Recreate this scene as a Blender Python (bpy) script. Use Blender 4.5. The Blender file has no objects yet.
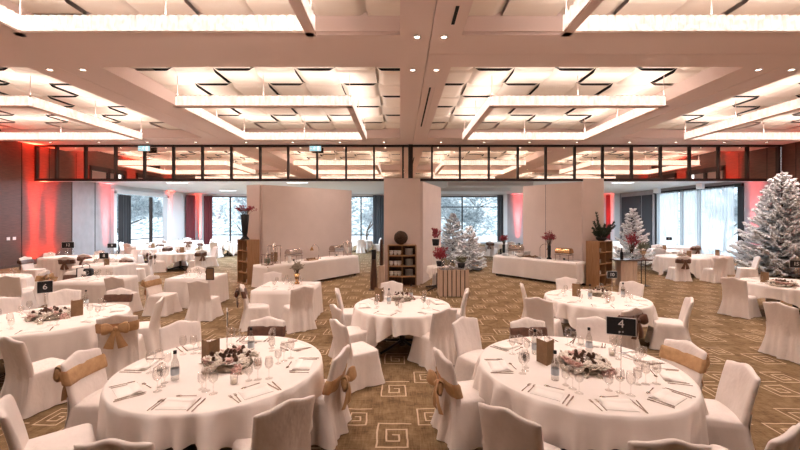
import bpy, math, random
from math import sin, cos, pi, radians, atan2, sqrt, hypot
from mathutils import Vector, Matrix, noise

scene = bpy.context.scene
COL = scene.collection
PF, PY, PX, CH = 377.0, 218.0, 400.0, 2.3      # focal length in px, horizon row, centre column, camera height

def at(px, py, z):
    """ground plan point of what shows at a pixel of the photograph and stands z metres high"""
    Y = PF * (CH - z) / (py - PY)
    return ((px - PX) / PF * Y, Y)

# ------------------------------------------------------------------ materials
class NT:
    def __init__(s, m):
        s.t = m.node_tree; s.n = s.t.nodes; s.l = s.t.links
    def new(s, kind, **kw):
        n = s.n.new(kind)
        for k, v in kw.items(): setattr(n, k, v)
        return n
    def put(s, sock, v):
        if hasattr(v, 'is_output'): s.l.new(v, sock)
        elif v is not None: sock.default_value = v
    def m(s, op, a, b=None, c=None):
        n = s.new('ShaderNodeMath', operation=op)
        s.put(n.inputs[0], a); s.put(n.inputs[1], b); s.put(n.inputs[2], c)
        return n.outputs[0]
    def pos(s):
        return s.new('ShaderNodeNewGeometry').outputs['Position']
    def obj(s):
        return s.new('ShaderNodeTexCoord').outputs['Object']
    def mapping(s, v, scale):
        n = s.new('ShaderNodeMapping'); s.put(n.inputs['Vector'], v); n.inputs['Scale'].default_value = scale
        return n.outputs[0]
    def noise(s, v, scale, detail=4.0, rough=.55):
        n = s.new('ShaderNodeTexNoise'); s.put(n.inputs['Vector'], v)
        n.inputs['Scale'].default_value = scale; n.inputs['Detail'].default_value = detail; n.inputs['Roughness'].default_value = rough
        return n.outputs[0]
    def ramp(s, f, stops):
        n = s.new('ShaderNodeValToRGB'); s.put(n.inputs[0], f)
        e = n.color_ramp.elements
        while len(e) < len(stops): e.new(.5)
        for i, (p, c) in enumerate(stops):
            e[i].position = p; e[i].color = (*c, 1)
        return n.outputs[0]
    def mix(s, f, a, b):
        n = s.new('ShaderNodeMix', data_type='RGBA')
        s.put(n.inputs[0], f)
        s.put(n.inputs[6], (*a, 1) if isinstance(a, tuple) else a)
        s.put(n.inputs[7], (*b, 1) if isinstance(b, tuple) else b)
        return n.outputs[2]
    def bump(s, h, strength, dist=.01):
        n = s.new('ShaderNodeBump'); n.inputs['Strength'].default_value = strength; n.inputs['Distance'].default_value = dist
        s.put(n.inputs['Height'], h); return n.outputs[0]

def mat(name, col=(.8, .8, .8), rough=.6, metal=0., emit=None, estr=0., sheen=0., spec=.5):
    m = bpy.data.materials.new(name); m.use_nodes = True
    b = m.node_tree.nodes['Principled BSDF']
    b.inputs['Base Color'].default_value = (*col, 1); b.inputs['Roughness'].default_value = rough
    b.inputs['Metallic'].default_value = metal; b.inputs['Specular IOR Level'].default_value = spec
    if sheen: b.inputs['Sheen Weight'].default_value = sheen
    if emit:
        b.inputs['Emission Color'].default_value = (*emit, 1); b.inputs['Emission Strength'].default_value = estr
    return m

def noisy(name, c1, c2, scale=8., stretch=(1, 1, 1), rough=.6, bump=0., space='obj', metal=0., lo=.3, hi=.7, bscale=None):
    m = mat(name, c1, rough, metal); t = NT(m); b = t.n['Principled BSDF']
    v = t.mapping(t.obj() if space == 'obj' else t.pos(), stretch)
    f = t.noise(v, scale)
    t.put(b.inputs['Base Color'], t.ramp(f, [(lo, c1), (hi, c2)]))
    if bump:
        g = t.noise(v, bscale, 3.) if bscale else f
        t.put(b.inputs['Normal'], t.bump(g, bump, .02 if bscale else .01))
    return m

def glassy(name, tint, face=.06, edge=.55, rough=.02, blend=.35):
    m = bpy.data.materials.new(name); m.use_nodes = True; t = NT(m); t.n.clear()
    out = t.new('ShaderNodeOutputMaterial'); tr = t.new('ShaderNodeBsdfTransparent'); gl = t.new('ShaderNodeBsdfGlossy')
    tr.inputs[0].default_value = (*tint, 1); gl.inputs['Roughness'].default_value = rough
    lw = t.new('ShaderNodeLayerWeight'); lw.inputs[0].default_value = blend
    f = t.m('MULTIPLY_ADD', lw.outputs['Facing'], edge - face, face)
    mx = t.new('ShaderNodeMixShader'); t.put(mx.inputs[0], f); t.put(mx.inputs[1], tr.outputs[0]); t.put(mx.inputs[2], gl.outputs[0])
    t.put(out.inputs[0], mx.outputs[0]); return m

M = {}
M['cloth'] = noisy('cover_cloth', (.80, .715, .665), (.86, .775, .725), 6, (1, 1, .6), rough=.75, bump=.95, bscale=6.)
M['linen'] = noisy('table_linen', (.84, .765, .715), (.88, .805, .755), 4, rough=.72, bump=.22, bscale=3.5)
M['sash'] = noisy('gold_sash', (.47, .27, .125), (.60, .37, .19), 18, rough=.42, bump=.2)
M['sash_dark'] = noisy('brown_sash', (.10, .045, .03), (.17, .08, .05), 18, rough=.45, bump=.2)
M['napkin'] = mat('napkin_white', (.90, .84, .79), .7)
M['steel'] = mat('polished_steel', (.55, .47, .42), .22, 1.)
M['chrome'] = mat('chrome', (.75, .70, .66), .12, 1.)
M['glass'] = glassy('clear_glass', (.975, .965, .955), .035, .32)
M['bottle'] = glassy('bottle_glass', (.88, .87, .85), .08, .55)
M['pane'] = glassy('window_glass', (.95, .97, .98), .04, .3, .0, .25)
M['mirror'] = mat('mirror_glass', (.96, .88, .80), .02, 1.)
M['black'] = mat('black_lacquer', (.012, .011, .012), .55, spec=.25)
M['darkmetal'] = mat('dark_bronze_metal', (.030, .017, .014), .4, .4)
M['kraft'] = noisy('kraft_card', (.22, .125, .06), (.28, .165, .085), 30, rough=.8)
M['label'] = mat('bottle_label', (.55, .60, .66), .5)
M['white'] = mat('white_ceramic', (.83, .79, .76), .3)
M['signface'] = mat('chalkboard_black', (.010, .010, .012), .5)
M['signwhite'] = mat('sign_white', (.85, .82, .80), .5)
M['woodwall'] = noisy('walnut_panel', (.072, .027, .016), (.118, .048, .028), 3., (1, 1, 9), .5, space='pos')
M['greywall'] = noisy('grey_fabric_panel', (.30, .27, .275), (.35, .315, .32), 3., (1, 1, .6), .85, space='pos')
M['palewall'] = mat('pale_plaster', (.68, .68, .70), .8)
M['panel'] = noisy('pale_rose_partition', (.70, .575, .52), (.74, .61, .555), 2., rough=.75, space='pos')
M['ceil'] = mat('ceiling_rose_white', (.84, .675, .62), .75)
M['weave'] = noisy('ceiling_veneer_cream', (.89, .79, .68), (.94, .86, .76), 1.2, (1, 2.2, 1), .7, space='pos')
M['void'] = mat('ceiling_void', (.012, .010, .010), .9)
M['backceil'] = mat('back_ceiling_white', (.72, .73, .75), .8)
M['oak'] = noisy('oak_board', (.30, .155, .07), (.42, .235, .115), 4., (9, 9, .7), .5)
M['darkwood'] = noisy('dark_stained_wood', (.045, .020, .012), (.10, .045, .025), 4., (8, 8, .6), .5)
M['slat'] = noisy('weathered_slat_wood', (.50, .36, .27), (.66, .50, .38), 4., (9, 9, .6), .65)
M['twig'] = noisy('brown_twig', (.05, .026, .015), (.12, .065, .035), 40, rough=.8)
M['cone'] = noisy('pine_cone', (.06, .026, .015), (.16, .075, .04), 60, rough=.7)
M['petal'] = noisy('white_petal', (.86, .80, .73), (.70, .60, .50), 30, rough=.7)
M['rosepetal'] = noisy('dusky_petal', (.55, .30, .26), (.70, .48, .42), 30, rough=.7)
M['red'] = noisy('crimson_petal', (.20, .008, .022), (.42, .03, .05), 20, rough=.6)
M['leaf'] = noisy('grey_green_leaf', (.10, .11, .07), (.22, .22, .15), 25, rough=.6)
M['driedleaf'] = noisy('dried_pale_leaf', (.22, .17, .12), (.50, .42, .33), 25, rough=.7)
M['fir'] = noisy('dark_fir', (.010, .022, .012), (.03, .055, .03), 20, rough=.7)
M['bark'] = noisy('bark', (.07, .045, .03), (.14, .10, .07), 20, rough=.9)
M['curtain_grey'] = mat('grey_curtain', (.10, .11, .125), .8)
M['curtain_red'] = mat('wine_red_curtain', (.16, .028, .035), .75)
M['curtain_black'] = mat('charcoal_curtain', (.035, .035, .04), .8)
M['snow'] = noisy('snow_ground', (.80, .84, .90), (.92, .94, .97), .6, rough=.8, space='pos')
M['slope'] = noisy('snowy_scrub_slope', (.20, .27, .29), (.90, .93, .95), 2.6, (1, .6, 1.3), rough=.85, space='pos', lo=.40, hi=.60)
M['branchsnow'] = noisy('frosted_branch', (.16, .21, .23), (.80, .85, .88), 3., rough=.9, space='pos')
M['darkgap'] = mat('shadow_gap', (.02, .012, .010), .9)
M['candle'] = mat('ivory_candle', (.85, .76, .62), .5)
M['gold'] = mat('brass', (.55, .33, .16), .25, 1.)
M['exit'] = mat('exit_sign_face', (.25, .55, .62), .5, emit=(.42, .74, .82), estr=.75)
M['exitmark'] = mat('exit_sign_mark', (.9, .95, .95), .5, emit=(.9, 1., 1.), estr=.9)
M['down'] = mat('downlight_lens', (1, 1, 1), .5, emit=(1., .88, .74), estr=6.)
M['bread'] = noisy('dark_driftwood', (.12, .065, .03), (.30, .17, .09), 10, (1, 1, 3), .8)

def make_lamp():
    m = mat('fluted_lamp_glass', (.95, .9, .85), .3); t = NT(m); b = t.n['Principled BSDF']
    n = t.noise(t.mapping(t.pos(), (1, 1, 1.3)), 11., 2.)
    t.put(b.inputs['Emission Color'], t.ramp(n, [(.36, (.66, .51, .43)), (.5, (.90, .78, .69)), (.62, (1.12, 1.03, .95))]))
    b.inputs['Emission Strength'].default_value = LAMP
    return m
LAMP = .95
M['lamp'] = make_lamp()

def make_sheer():
    m = bpy.data.materials.new('sheer_curtain'); m.use_nodes = True; t = NT(m); t.n.clear()
    out = t.new('ShaderNodeOutputMaterial'); tr = t.new('ShaderNodeBsdfTransparent'); tl = t.new('ShaderNodeBsdfTranslucent'); df = t.new('ShaderNodeBsdfDiffuse')
    tl.inputs[0].default_value = (.86, .92, .95, 1); df.inputs[0].default_value = (.8, .84, .87, 1); tr.inputs[0].default_value = (.95, .97, 1, 1)
    a = t.new('ShaderNodeMixShader'); a.inputs[0].default_value = .3; t.put(a.inputs[1], tl.outputs[0]); t.put(a.inputs[2], df.outputs[0])
    b = t.new('ShaderNodeMixShader'); b.inputs[0].default_value = .45; t.put(b.inputs[1], a.outputs[0]); t.put(b.inputs[2], tr.outputs[0])
    t.put(out.inputs[0], b.outputs[0]); return m
M['sheer'] = make_sheer()

def make_snowfir(name, green1, green2, amount):
    m = mat(name, green1, .85); t = NT(m); b = t.n['Principled BSDF']
    g = t.new('ShaderNodeNewGeometry')
    sx = t.new('ShaderNodeSeparateXYZ'); t.put(sx.inputs[0], g.outputs['Normal'])
    n = t.noise(t.obj(), 14., 3.)
    f = t.m('ADD', t.m('MULTIPLY', sx.outputs[2], .55), t.m('ADD', n, amount))
    t.put(b.inputs['Base Color'], t.ramp(f, [(.42, green1), (.56, green2), (.70, (.84, .85, .87))]))
    return m
M['snowfir'] = make_snowfir('flocked_fir_needles', (.10, .10, .095), (.55, .53, .52), .45)
M['snowfir_heavy'] = make_snowfir('heavily_flocked_fir_needles', (.10, .10, .095), (.55, .54, .53), .42)

def make_carpet():
    m = mat('spiral_carpet', (.3, .2, .1), .95, spec=.1); t = NT(m); b = t.n['Principled BSDF']
    p = t.pos(); s = t.new('ShaderNodeSeparateXYZ'); t.put(s.inputs[0], p)
    x, y = s.outputs[0], s.outputs[1]
    wob = t.m('MULTIPLY_ADD', t.noise(p, 3., 2.), .05, -.025)
    x = t.m('ADD', x, wob); y = t.m('ADD', y, wob)
    # spiral drawn as straight strokes in a unit square
    strokes = [(0, 1, 1, 1), (0, 0, 0, 1), (0, 0, .86, 0), (.86, 0, .86, .74), (.27, .74, .86, .74), (.27, .24, .27, .74), (.27, .24, .63, .24), (.63, .24, .63, .50), (.46, .50, .63, .50)]
    def family(x0, y0, w, h, lw):
        cx = t.m('SUBTRACT', t.m('WRAP', t.m('SUBTRACT', x, x0), .43, -.43), -w / 2)
        cy = t.m('SUBTRACT', t.m('WRAP', t.m('SUBTRACT', y, y0), .5425, -.5425), -h / 2)
        best = None
        for (ax, ay, bx, by) in strokes:
            ax, bx, ay, by = ax * w, bx * w, ay * h, by * h
            dx = t.m('SUBTRACT', t.m('ABSOLUTE', t.m('SUBTRACT', cx, (ax + bx) / 2)), abs(bx - ax) / 2)
            dy = t.m('SUBTRACT', t.m('ABSOLUTE', t.m('SUBTRACT', cy, (ay + by) / 2)), abs(by - ay) / 2)
            d = t.m('MAXIMUM', dx, dy)
            best = d if best is None else t.m('MINIMUM', best, d)
        return t.m('LESS_THAN', best, lw)
    f = t.m('MAXIMUM', family(-.06, 4.0, .37, .44, .0095), family(.365, 4.37, .31, .355, .0085))
    wear = t.noise(p, 5., 5., .7)
    wx = t.noise(t.mapping(p, (1, 14, 1)), 5., 3.); wy = t.noise(t.mapping(p, (14, 1, 1)), 5., 3.)
    base = t.ramp(t.m('ADD', t.m('MULTIPLY', wear, .5), t.m('MULTIPLY', t.m('ADD', wx, wy), .25)), [(.36, (.092, .054, .026)), (.5, (.195, .124, .063)), (.64, (.305, .208, .118))])
    line = t.mix(wear, (.50, .36, .24), (.66, .50, .36))
    t.put(b.inputs['Base Color'], t.mix(t.m('MULTIPLY', f, .9), base, line))
    t.put(b.inputs['Normal'], t.bump(t.noise(p, 160., 2.), .35, .004))
    return m
M['carpet'] = make_carpet()

# ------------------------------------------------------------------ mesh building
class MB:
    def __init__(s): s.v = []; s.f = []; s.sm = []; s.mi = []
    def add(s, vs, fs, smooth=False, mi=0, mtx=None):
        o = len(s.v)
        s.v += [tuple(mtx @ Vector(v)) for v in vs] if mtx is not None else [tuple(v) for v in vs]
        for f in fs: s.f.append(tuple(i + o for i in f)); s.sm.append(smooth); s.mi.append(mi)
        return s
    def box(s, c, d, rz=0., mtx=None, mi=0, bev=0.):
        cx, cy, cz = c; x, y, z = d[0] / 2, d[1] / 2, d[2] / 2
        if bev <= 0:
            vs = [(sx * x, sy * y, sz * z) for sz in (-1, 1) for sy in (-1, 1) for sx in (-1, 1)]
            fs = [(0, 2, 3, 1), (4, 5, 7, 6), (0, 1, 5, 4), (2, 6, 7, 3), (0, 4, 6, 2), (1, 3, 7, 5)]
        else:
            b = min(bev, x * .9, y * .9, z * .9)
            ring = lambda i, zz: [(-x + i, -y + 0 if False else -y + i, zz), (x - i, -y + i, zz), (x - i, y - i, zz), (-x + i, y - i, zz)]
            vs = ring(b, -z) + ring(0, -z + b) + ring(0, z - b) + ring(b, z)
            fs = [(3, 2, 1, 0), (12, 13, 14, 15)]
            for k in range(3):
                for i in range(4): fs.append((4 * k + i, 4 * k + (i + 1) % 4, 4 * k + 4 + (i + 1) % 4, 4 * k + 4 + i))
        r = Matrix.Translation((cx, cy, cz)) @ Matrix.Rotation(rz, 4, 'Z')
        return s.add(vs, fs, False, mi, (mtx @ r) if mtx is not None else r)
    def lathe(s, prof, seg=16, c=(0, 0, 0), mi=0, mtx=None, smooth=True, cap=True):
        vs = []; fs = []
        for (r, z) in prof:
            for i in range(seg):
                a = 2 * pi * i / seg; vs.append((c[0] + r * cos(a), c[1] + r * sin(a), c[2] + z))
        for k in range(len(prof) - 1):
            for i in range(seg):
                j = (i + 1) % seg; fs.append((k * seg + i, k * seg + j, (k + 1) * seg + j, (k + 1) * seg + i))
        s.add(vs, fs, smooth, mi, mtx)
        if cap:
            n = len(prof)
            if prof[0][0] > 1e-4: s.add(vs[:seg], [tuple(range(seg - 1, -1, -1))], False, mi, mtx)
            if prof[-1][0] > 1e-4: s.add(vs[(n - 1) * seg:], [tuple(range(seg))], False, mi, mtx)
        return s
    def tube(s, pts, r, seg=6, mi=0, mtx=None, cap=True):
        pts = [Vector(p) for p in pts]; n = len(pts); vs = []; fs = []
        rs = r if isinstance(r, (list, tuple)) else [r] * n
        for k, p in enumerate(pts):
            d = (pts[min(k + 1, n - 1)] - pts[max(k - 1, 0)])
            if d.length < 1e-9: d = Vector((0, 0, 1))
            d.normalize(); u = d.orthogonal().normalized() if abs(d.z) > .95 else d.cross(Vector((0, 0, 1))).normalized(); w = d.cross(u)
            for i in range(seg):
                a = 2 * pi * i / seg; vs.append(p + (u * cos(a) + w * sin(a)) * rs[k])
        for k in range(n - 1):
            for i in range(seg):
                j = (i + 1) % seg; fs.append((k * seg + i, k * seg + j, (k + 1) * seg + j, (k + 1) * seg + i))
        if cap: fs += [tuple(range(seg - 1, -1, -1)), tuple(range((n - 1) * seg, n * seg))]
        return s.add(vs, fs, True, mi, mtx)
    def ball(s, c, r, seg=10, rings=7, mi=0, mtx=None, jit=0., rnd=None):
        rx, ry, rz = r if isinstance(r, tuple) else (r, r, r)
        vs = [(0, 0, -1)]; fs = []
        for k in range(1, rings):
            a = pi * k / rings
            for i in range(seg):
                b = 2 * pi * i / seg; vs.append((sin(a) * cos(b), sin(a) * sin(b), -cos(a)))
        vs.append((0, 0, 1)); last = len(vs) - 1
        for i in range(seg):
            j = (i + 1) % seg; fs.append((0, 1 + j, 1 + i)); fs.append((last, 1 + (rings - 2) * seg + i, 1 + (rings - 2) * seg + j))
            for k in range(rings - 2):
                q = 1 + k * seg; fs.append((q + i, q + j, q + seg + j, q + seg + i))
        if jit: vs = [tuple(np_ * (1 + jit * (rnd.random() - .5)) for np_ in v) if True else v for v in vs]
        vs = [(c[0] + v[0] * rx, c[1] + v[1] * ry, c[2] + v[2] * rz) for v in vs]
        return s.add(vs, fs, True, mi, mtx)
    def spindle(s, p, q, r, mi=0, mtx=None):
        p = Vector(p); q = Vector(q); d = q - p
        if d.length < 1e-6: return s
        u = d.cross(Vector((0, 0, 1)))
        if u.length < 1e-6: u = Vector((1, 0, 0))
        u.normalize(); w = d.normalized().cross(u); m = p + d * .4
        vs = [p, q, m + u * r, m + w * r, m - u * r, m - w * r]
        fs = [(0, 3, 2), (0, 4, 3), (0, 5, 4), (0, 2, 5), (1, 2, 3), (1, 3, 4), (1, 4, 5), (1, 5, 2)]
        return s.add(vs, fs, False, mi, mtx)
    def grid(s, fn, nu, nv, mi=0, mtx=None, smooth=True, wrap=False):
        vs = [fn(i / nu, j / nv) for j in range(nv + 1) for i in range(nu + (0 if wrap else 1))]
        w = nu if wrap else nu + 1; fs = []
        for j in range(nv):
            for i in range(nu):
                k = (i + 1) % w if wrap else i + 1
                fs.append((j * w + i, j * w + k, (j + 1) * w + k, (j + 1) * w + i))
        return s.add(vs, fs, smooth, mi, mtx)
    def prism(s, poly, z0, z1, mi=0, mtx=None):
        n = len(poly)
        vs = [(x, y, z0) for x, y in poly] + [(x, y, z1) for x, y in poly]
        fs = [tuple(range(n - 1, -1, -1)), tuple(range(n, 2 * n))] + [(i, (i + 1) % n, n + (i + 1) % n, n + i) for i in range(n)]
        return s.add(vs, fs, False, mi, mtx)
    def mesh(s, name, mats):
        me = bpy.data.meshes.new(name); me.from_pydata(s.v, [], s.f); me.validate(clean_customdata=False)
        for m in (mats if isinstance(mats, (list, tuple)) else [mats]): me.materials.append(m)
        if len(me.polygons) == len(s.sm):
            me.polygons.foreach_set('use_smooth', s.sm); me.polygons.foreach_set('material_index', s.mi)
        me.update(); return me
    def build(s, name, mats, parent=None):
        o = bpy.data.objects.new(name, s.mesh(name, mats)); COL.objects.link(o)
        if parent is not None: o.parent = parent
        return o

def tag(o, label, cat, group=None, kind=None):
    o['label'] = label; o['category'] = cat
    if group: o['group'] = group
    if kind: o['kind'] = kind
    return o
def thing(name, loc=(0, 0, 0), rz=0.):
    o = bpy.data.objects.new(name, None); o.empty_display_size = .1; COL.objects.link(o)
    o.location = loc; o.rotation_euler = (0, 0, rz); return o
def struct(name, mb, mats, parent=None):
    o = mb.build(name, mats, parent)
    if parent is None: o['kind'] = 'structure'
    return o
def dup(root):
    r = root.copy(); COL.objects.link(r)
    for k in ('label', 'group', 'category'):
        if k in r.keys(): del r[k]
    for ch in list(root.children):
        c = ch.copy(); COL.objects.link(c); c.parent = r
        for g in ch.children:
            d = g.copy(); COL.objects.link(d); d.parent = c
    return r
PROTO = {}
def put(key, builder, loc, rz, label, cat, group=None):
    """the first call builds the thing, later calls copy it with all its parts"""
    if key not in PROTO:
        PROTO[key] = o = builder()
    else: o = dup(PROTO[key])
    o.location = loc; o.rotation_euler = (0, 0, rz)
    return tag(o, label, cat, group)
def text(body, size, name, material, parent, loc, rot, extr=.002):
    cu = bpy.data.curves.new(name, 'FONT'); cu.body = body; cu.size = size; cu.extrude = extr; cu.align_x = 'CENTER'; cu.align_y = 'CENTER'
    tmp = bpy.data.objects.new('tmp', cu); COL.objects.link(tmp); bpy.context.view_layer.update()
    me = bpy.data.meshes.new_from_object(tmp.evaluated_get(bpy.context.evaluated_depsgraph_get()))
    bpy.data.objects.remove(tmp); bpy.data.curves.remove(cu)
    me.materials.clear(); me.materials.append(material); me.name = name
    o = bpy.data.objects.new(name, me); COL.objects.link(o); o.parent = parent; o.location = loc; o.rotation_euler = rot
    return o

# ------------------------------------------------------------------ the room
XL, XR, YP, YB, YR = -17.96, 18.8, 18.6, 33.0, -3.0
CE, RC, BC = 5.9, 6.32, 4.4
struct('floor', MB().box(((XL + XR) / 2, (YR + YB) / 2, -.05), (XR - XL + .6, YB - YR + .6, .1)), M['carpet'])

def soff(name, x0, x1, y0, y1):
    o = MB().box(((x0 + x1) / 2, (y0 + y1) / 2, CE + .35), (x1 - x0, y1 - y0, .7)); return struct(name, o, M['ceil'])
# beams: pairs of boards with a shadow joint between them
BEAM = {'mid': (0., .603, .617, 1.216), 'wl': (-8.9, -8.18, -8.165, -7.15), 'wr': (8.2, 9.08, 9.095, 9.9)}
CR0, CR1, CF, CN = 7.42, 8.99, 16.96, -1.0
for k, (a, b, c, d) in BEAM.items():
    for (y0, y1) in ((CN, CR0), (CR1, CF)):
        soff('ceiling', a, b, y0, y1); soff('ceiling', c, d, y0, y1)
soff('ceiling', XL, .603, CR0, CR1); soff('ceiling', .617, XR, CR0, 8.272); soff('ceiling', .617, XR, 8.286, CR1)
soff('ceiling', XL, .603, CF, YP + .3); soff('ceiling', .617, XR, CF, YP + .3)
soff('ceiling', XL, XR, YR - .3, CN)
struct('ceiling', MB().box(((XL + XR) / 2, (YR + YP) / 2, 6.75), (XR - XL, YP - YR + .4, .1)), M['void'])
# thin lip along the beam edges
for (x0, x1) in ((XL, -8.9), (-7.15, 0), (1.216, 8.2), (9.9, XR)):
    for (yy) in (CR0 - .03, CR1 + .03, CF - .03):
        struct('trim_1', MB().box(((x0 + x1) / 2, yy, CE + .10), (x1 - x0 - .02, .05, .10)), M['ceil'])

PXW, PYW = 1.10, 1.125
def weave(x0, x1, y0, y1, ox):
    """basket weave of veneer panels: each panel lies low and bends up at two opposite ends, turned by a quarter from one to the next"""
    mb = MB(); A, H = .045, .487
    def bend(t):
        q = max(0., (abs(t) - .66) / .34); return -A + 2 * A * q * q * (3 - 2 * q)
    c0 = math.floor((x0 - ox) / PXW) - 1; c1 = math.ceil((x1 - ox) / PXW) + 1
    r0 = math.floor((y0 - 10.17) / PYW) - 1; r1 = math.ceil((y1 - 10.17) / PYW) + 1
    T = [-1, -.93, -.86, -.78, -.70, -.6, -.2, .2, .6, .70, .78, .86, .93, 1]
    for r in range(r0, r1 + 1):
        for c in range(c0, c1 + 1):
            X, Y = ox + c * PXW, 10.17 + (r + .5) * PYW
            if X + .5 * PXW <= x0 or X - .5 * PXW >= x1 or Y + .5 * PYW <= y0 or Y - .5 * PYW >= y1: continue
            even = (r + c) % 2 == 0; vs = []; fs = []
            L = .515; Wd = H
            for t in T:
                for sd in (-1, 1):
                    px_, py_ = (X + t * L * PXW, Y + sd * Wd * PYW) if even else (X + sd * Wd * PXW, Y + t * L * PYW)
                    vs.append((min(max(px_, x0), x1), min(max(py_, y0), y1), RC + bend(t)))
            for k in range(len(T) - 1): fs.append((2 * k, 2 * k + 1, 2 * k + 3, 2 * k + 2) if even else (2 * k, 2 * k + 2, 2 * k + 3, 2 * k + 1))
            mb.add(vs, fs, True)
    return mb
for (x0, x1) in ((XL, -8.9), (-7.15, 0), (1.216, 8.2), (9.9, XR)):
    for (y0, y1) in ((CN, CR0), (CR1, CF)):
        struct('ceiling', weave(x0, x1, y0, y1, -.10 if x1 < 1 else 2.54), M['weave'])
# air slots beside the joint
struct('trim_2', MB().box((.83, 12.6, CE - .004), (.05, 4.4, .012)), M['void'])
struct('trim_2', MB().box((.96, 12.6, CE - .004), (.012, 4.4, .012)), M['panel'])
struct('trim_2', MB().box((.98, 6.7, CE - .004), (.06, .6, .012)), M['void'])

# walls: the hall in walnut, the far room in grey and pale panels
def wall_side(name, X, out, y0, y1, z0, z1, m, th=.3):
    return struct(name, MB().box((X + out * th / 2, (y0 + y1) / 2, (z0 + z1) / 2), (th, y1 - y0, z1 - z0)), m)
for (X, out, nm) in ((XL, -1, 'wall_left'), (XR, 1, 'wall_right')):
    ys = [YR, 8.6, 11.6, 12.5, 15.45, YP]
    wall_side(nm, X, out, ys[0], ys[1], 0, 6.8, M['woodwall']); wall_side(nm, X, out, ys[2], ys[3], 0, 6.8, M['woodwall'])
    wall_side(nm, X, out, ys[4], ys[5], 0, 6.8, M['woodwall'])
    for k, (a, b) in enumerate(((8.6, 11.6), (12.5, 15.45))):
        wall_side(nm, X, out, a, b, 5.35, 6.8, M['woodwall'])
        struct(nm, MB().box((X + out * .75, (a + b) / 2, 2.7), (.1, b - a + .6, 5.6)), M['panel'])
        fr = MB()
        for yy in (a + .09, b - .09, (a + b) / 2): fr.box((X + out * .02, yy, 2.67), (.14, .16, 5.34))
        fr.box((X + out * .02, (a + b) / 2, 5.22), (.14, b - a, .28))
        struct('window_%d' % (11 + k), fr, M['darkmetal'])
    # joints of the wall panelling
    for yy in (16.3, 17.9):
        struct('trim_3', MB().box((X - out * .004, yy, 2.95), (.01, .03, 5.9)), M['darkgap'])
    struct('baseboard_' + nm[5:], MB().box((X - out * .01, 17.0, .06), (.03, 3.1, .12)), M['darkwood'])
struct('wall_rear', MB().box(((XL + XR) / 2, YR - .15, 3.4), (XR - XL + .6, .3, 6.8)), M['woodwall'])

# mirrored transom over the opening
TB = 4.125
struct('wall_transom', MB().box(((XL + XR) / 2, YP + .19, (TB + CE) / 2 + .2), (XR - XL, .3, CE - TB + .4)), M['backceil'])
struct('window_1', MB().box(((XL + XR) / 2, YP + .02, (TB + CE) / 2), (XR - XL, .03, CE - TB)), M['mirror'])
tr = MB().box(((XL + XR) / 2, YP - .03, TB + .05), (XR - XL, .10, .13)).box(((XL + XR) / 2, YP - .03, CE - .05), (XR - XL, .10, .09))
for px in (36, 56, 85, 115, 144, 173, 202, 231, 260, 288, 317, 346, 374, 403, 432, 460, 489, 518, 546, 575, 603, 632, 661, 690, 719, 748, 779):
    tr.box(((px - PX) / PF * 18.55, YP - .03, (TB + CE) / 2), (.085, .09, CE - TB))
struct('trim_4', tr, M['darkmetal'])
struct('trim_5', MB().box((.52, YP - .08, 5.05), (.22, .16, 1.7)), M['darkmetal'])

# far room
struct('ceiling', MB().box(((XL + XR) / 2, (YP + .34 + YB) / 2, BC + .1), (XR - XL + .6, YB - YP, .2)), M['backceil'])
for yy in (22.5, 27.0): struct('ceiling', MB().box((5.3, yy, BC - .10), (5.0, .9, .2)), M['backceil'])
wall_side('wall_left', XL, -1, YP, 20.64, 0, BC, M['woodwall']); wall_side('wall_left', XL, -1, 20.64, 23.4, 0, BC, M['greywall'])
wall_side('wall_left', XL, -1, 23.4, 29.0, 3.95, BC, M['palewall']); wall_side('wall_left', XL, -1, 23.4, 29.0, -.1, .22, M['palewall'])
wall_side('wall_left', XL, -1, 29.0, YB, 0, BC, M['palewall'])
for yy in (20.64, 22.2): struct('trim_3', MB().box((XL + .004, yy, BC / 2), (.01, .04, BC)), M['darkgap'])
fr = MB()
for (yy, w) in ((23.52, .24), (28.88, .24)): fr.box((XL + .06, yy, 2.1), (.30, w, 3.74))
fr.box((XL + .06, 26.2, 3.98), (.30, 5.6, .24))
struct('window_2', fr, M['palewall'])
struct('trim_6', MB().box((XL - .08, 27.3, 2.0), (.10, .24, 3.6)).box((XL - .08, 26.2, .85), (.06, 5.2, .06)), M['darkmetal'])
struct('window_3', MB().box((XL - .10, 26.2, 2.05), (.012, 5.2, 3.7)), M['pane'])
# back wall with its two glazed bays
def wall_back(x0, x1, z0=0, z1=BC, m='palewall'):
    return struct('wall_back', MB().box(((x0 + x1) / 2, YB + .15, (z0 + z1) / 2), (x1 - x0, .3, z1 - z0)), M[m])
wall_back(XL - .3, -16.8); wall_back(-1.5, 2.2); wall_back(8.7, 9.4); wall_back(9.4, 12.6, m='greywall'); wall_back(12.6, XR + .3, m='palewall')
for (x0, x1, n, tz, wn) in ((-16.8, -1.5, 8, .81, 4), (2.2, 8.7, 2, 3.26, 5)):
    wall_back(x0, x1, 4.2, BC); wall_back(x0, x1, -.1, .08)
    fr = MB(); w = .10
    for i in range(n + 1):
        fr.box((x0 + (x1 - x0) * i / n, YB + .08, 2.14), (w, .12, 4.12))
    fr.box(((x0 + x1) / 2, YB + .08, tz), (x1 - x0, .10, .08)); fr.box(((x0 + x1) / 2, YB + .08, 4.16), (x1 - x0, .12, .1)); fr.box(((x0 + x1) / 2, YB + .08, .11), (x1 - x0, .12, .08))
    struct('trim_7', fr, M['darkmetal'])
    struct('window_%d' % wn, MB().box(((x0 + x1) / 2, YB + .10, 2.14), (x1 - x0, .012, 4.1)), M['pane'])
struct('wall_left', MB().box((-17.2, YB - .25, BC / 2), (.22, .5, BC)), M['palewall'])
struct('wall_back', MB().box((9.1, YB - .2, BC / 2), (.3, .4, BC)), M['palewall'])
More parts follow.
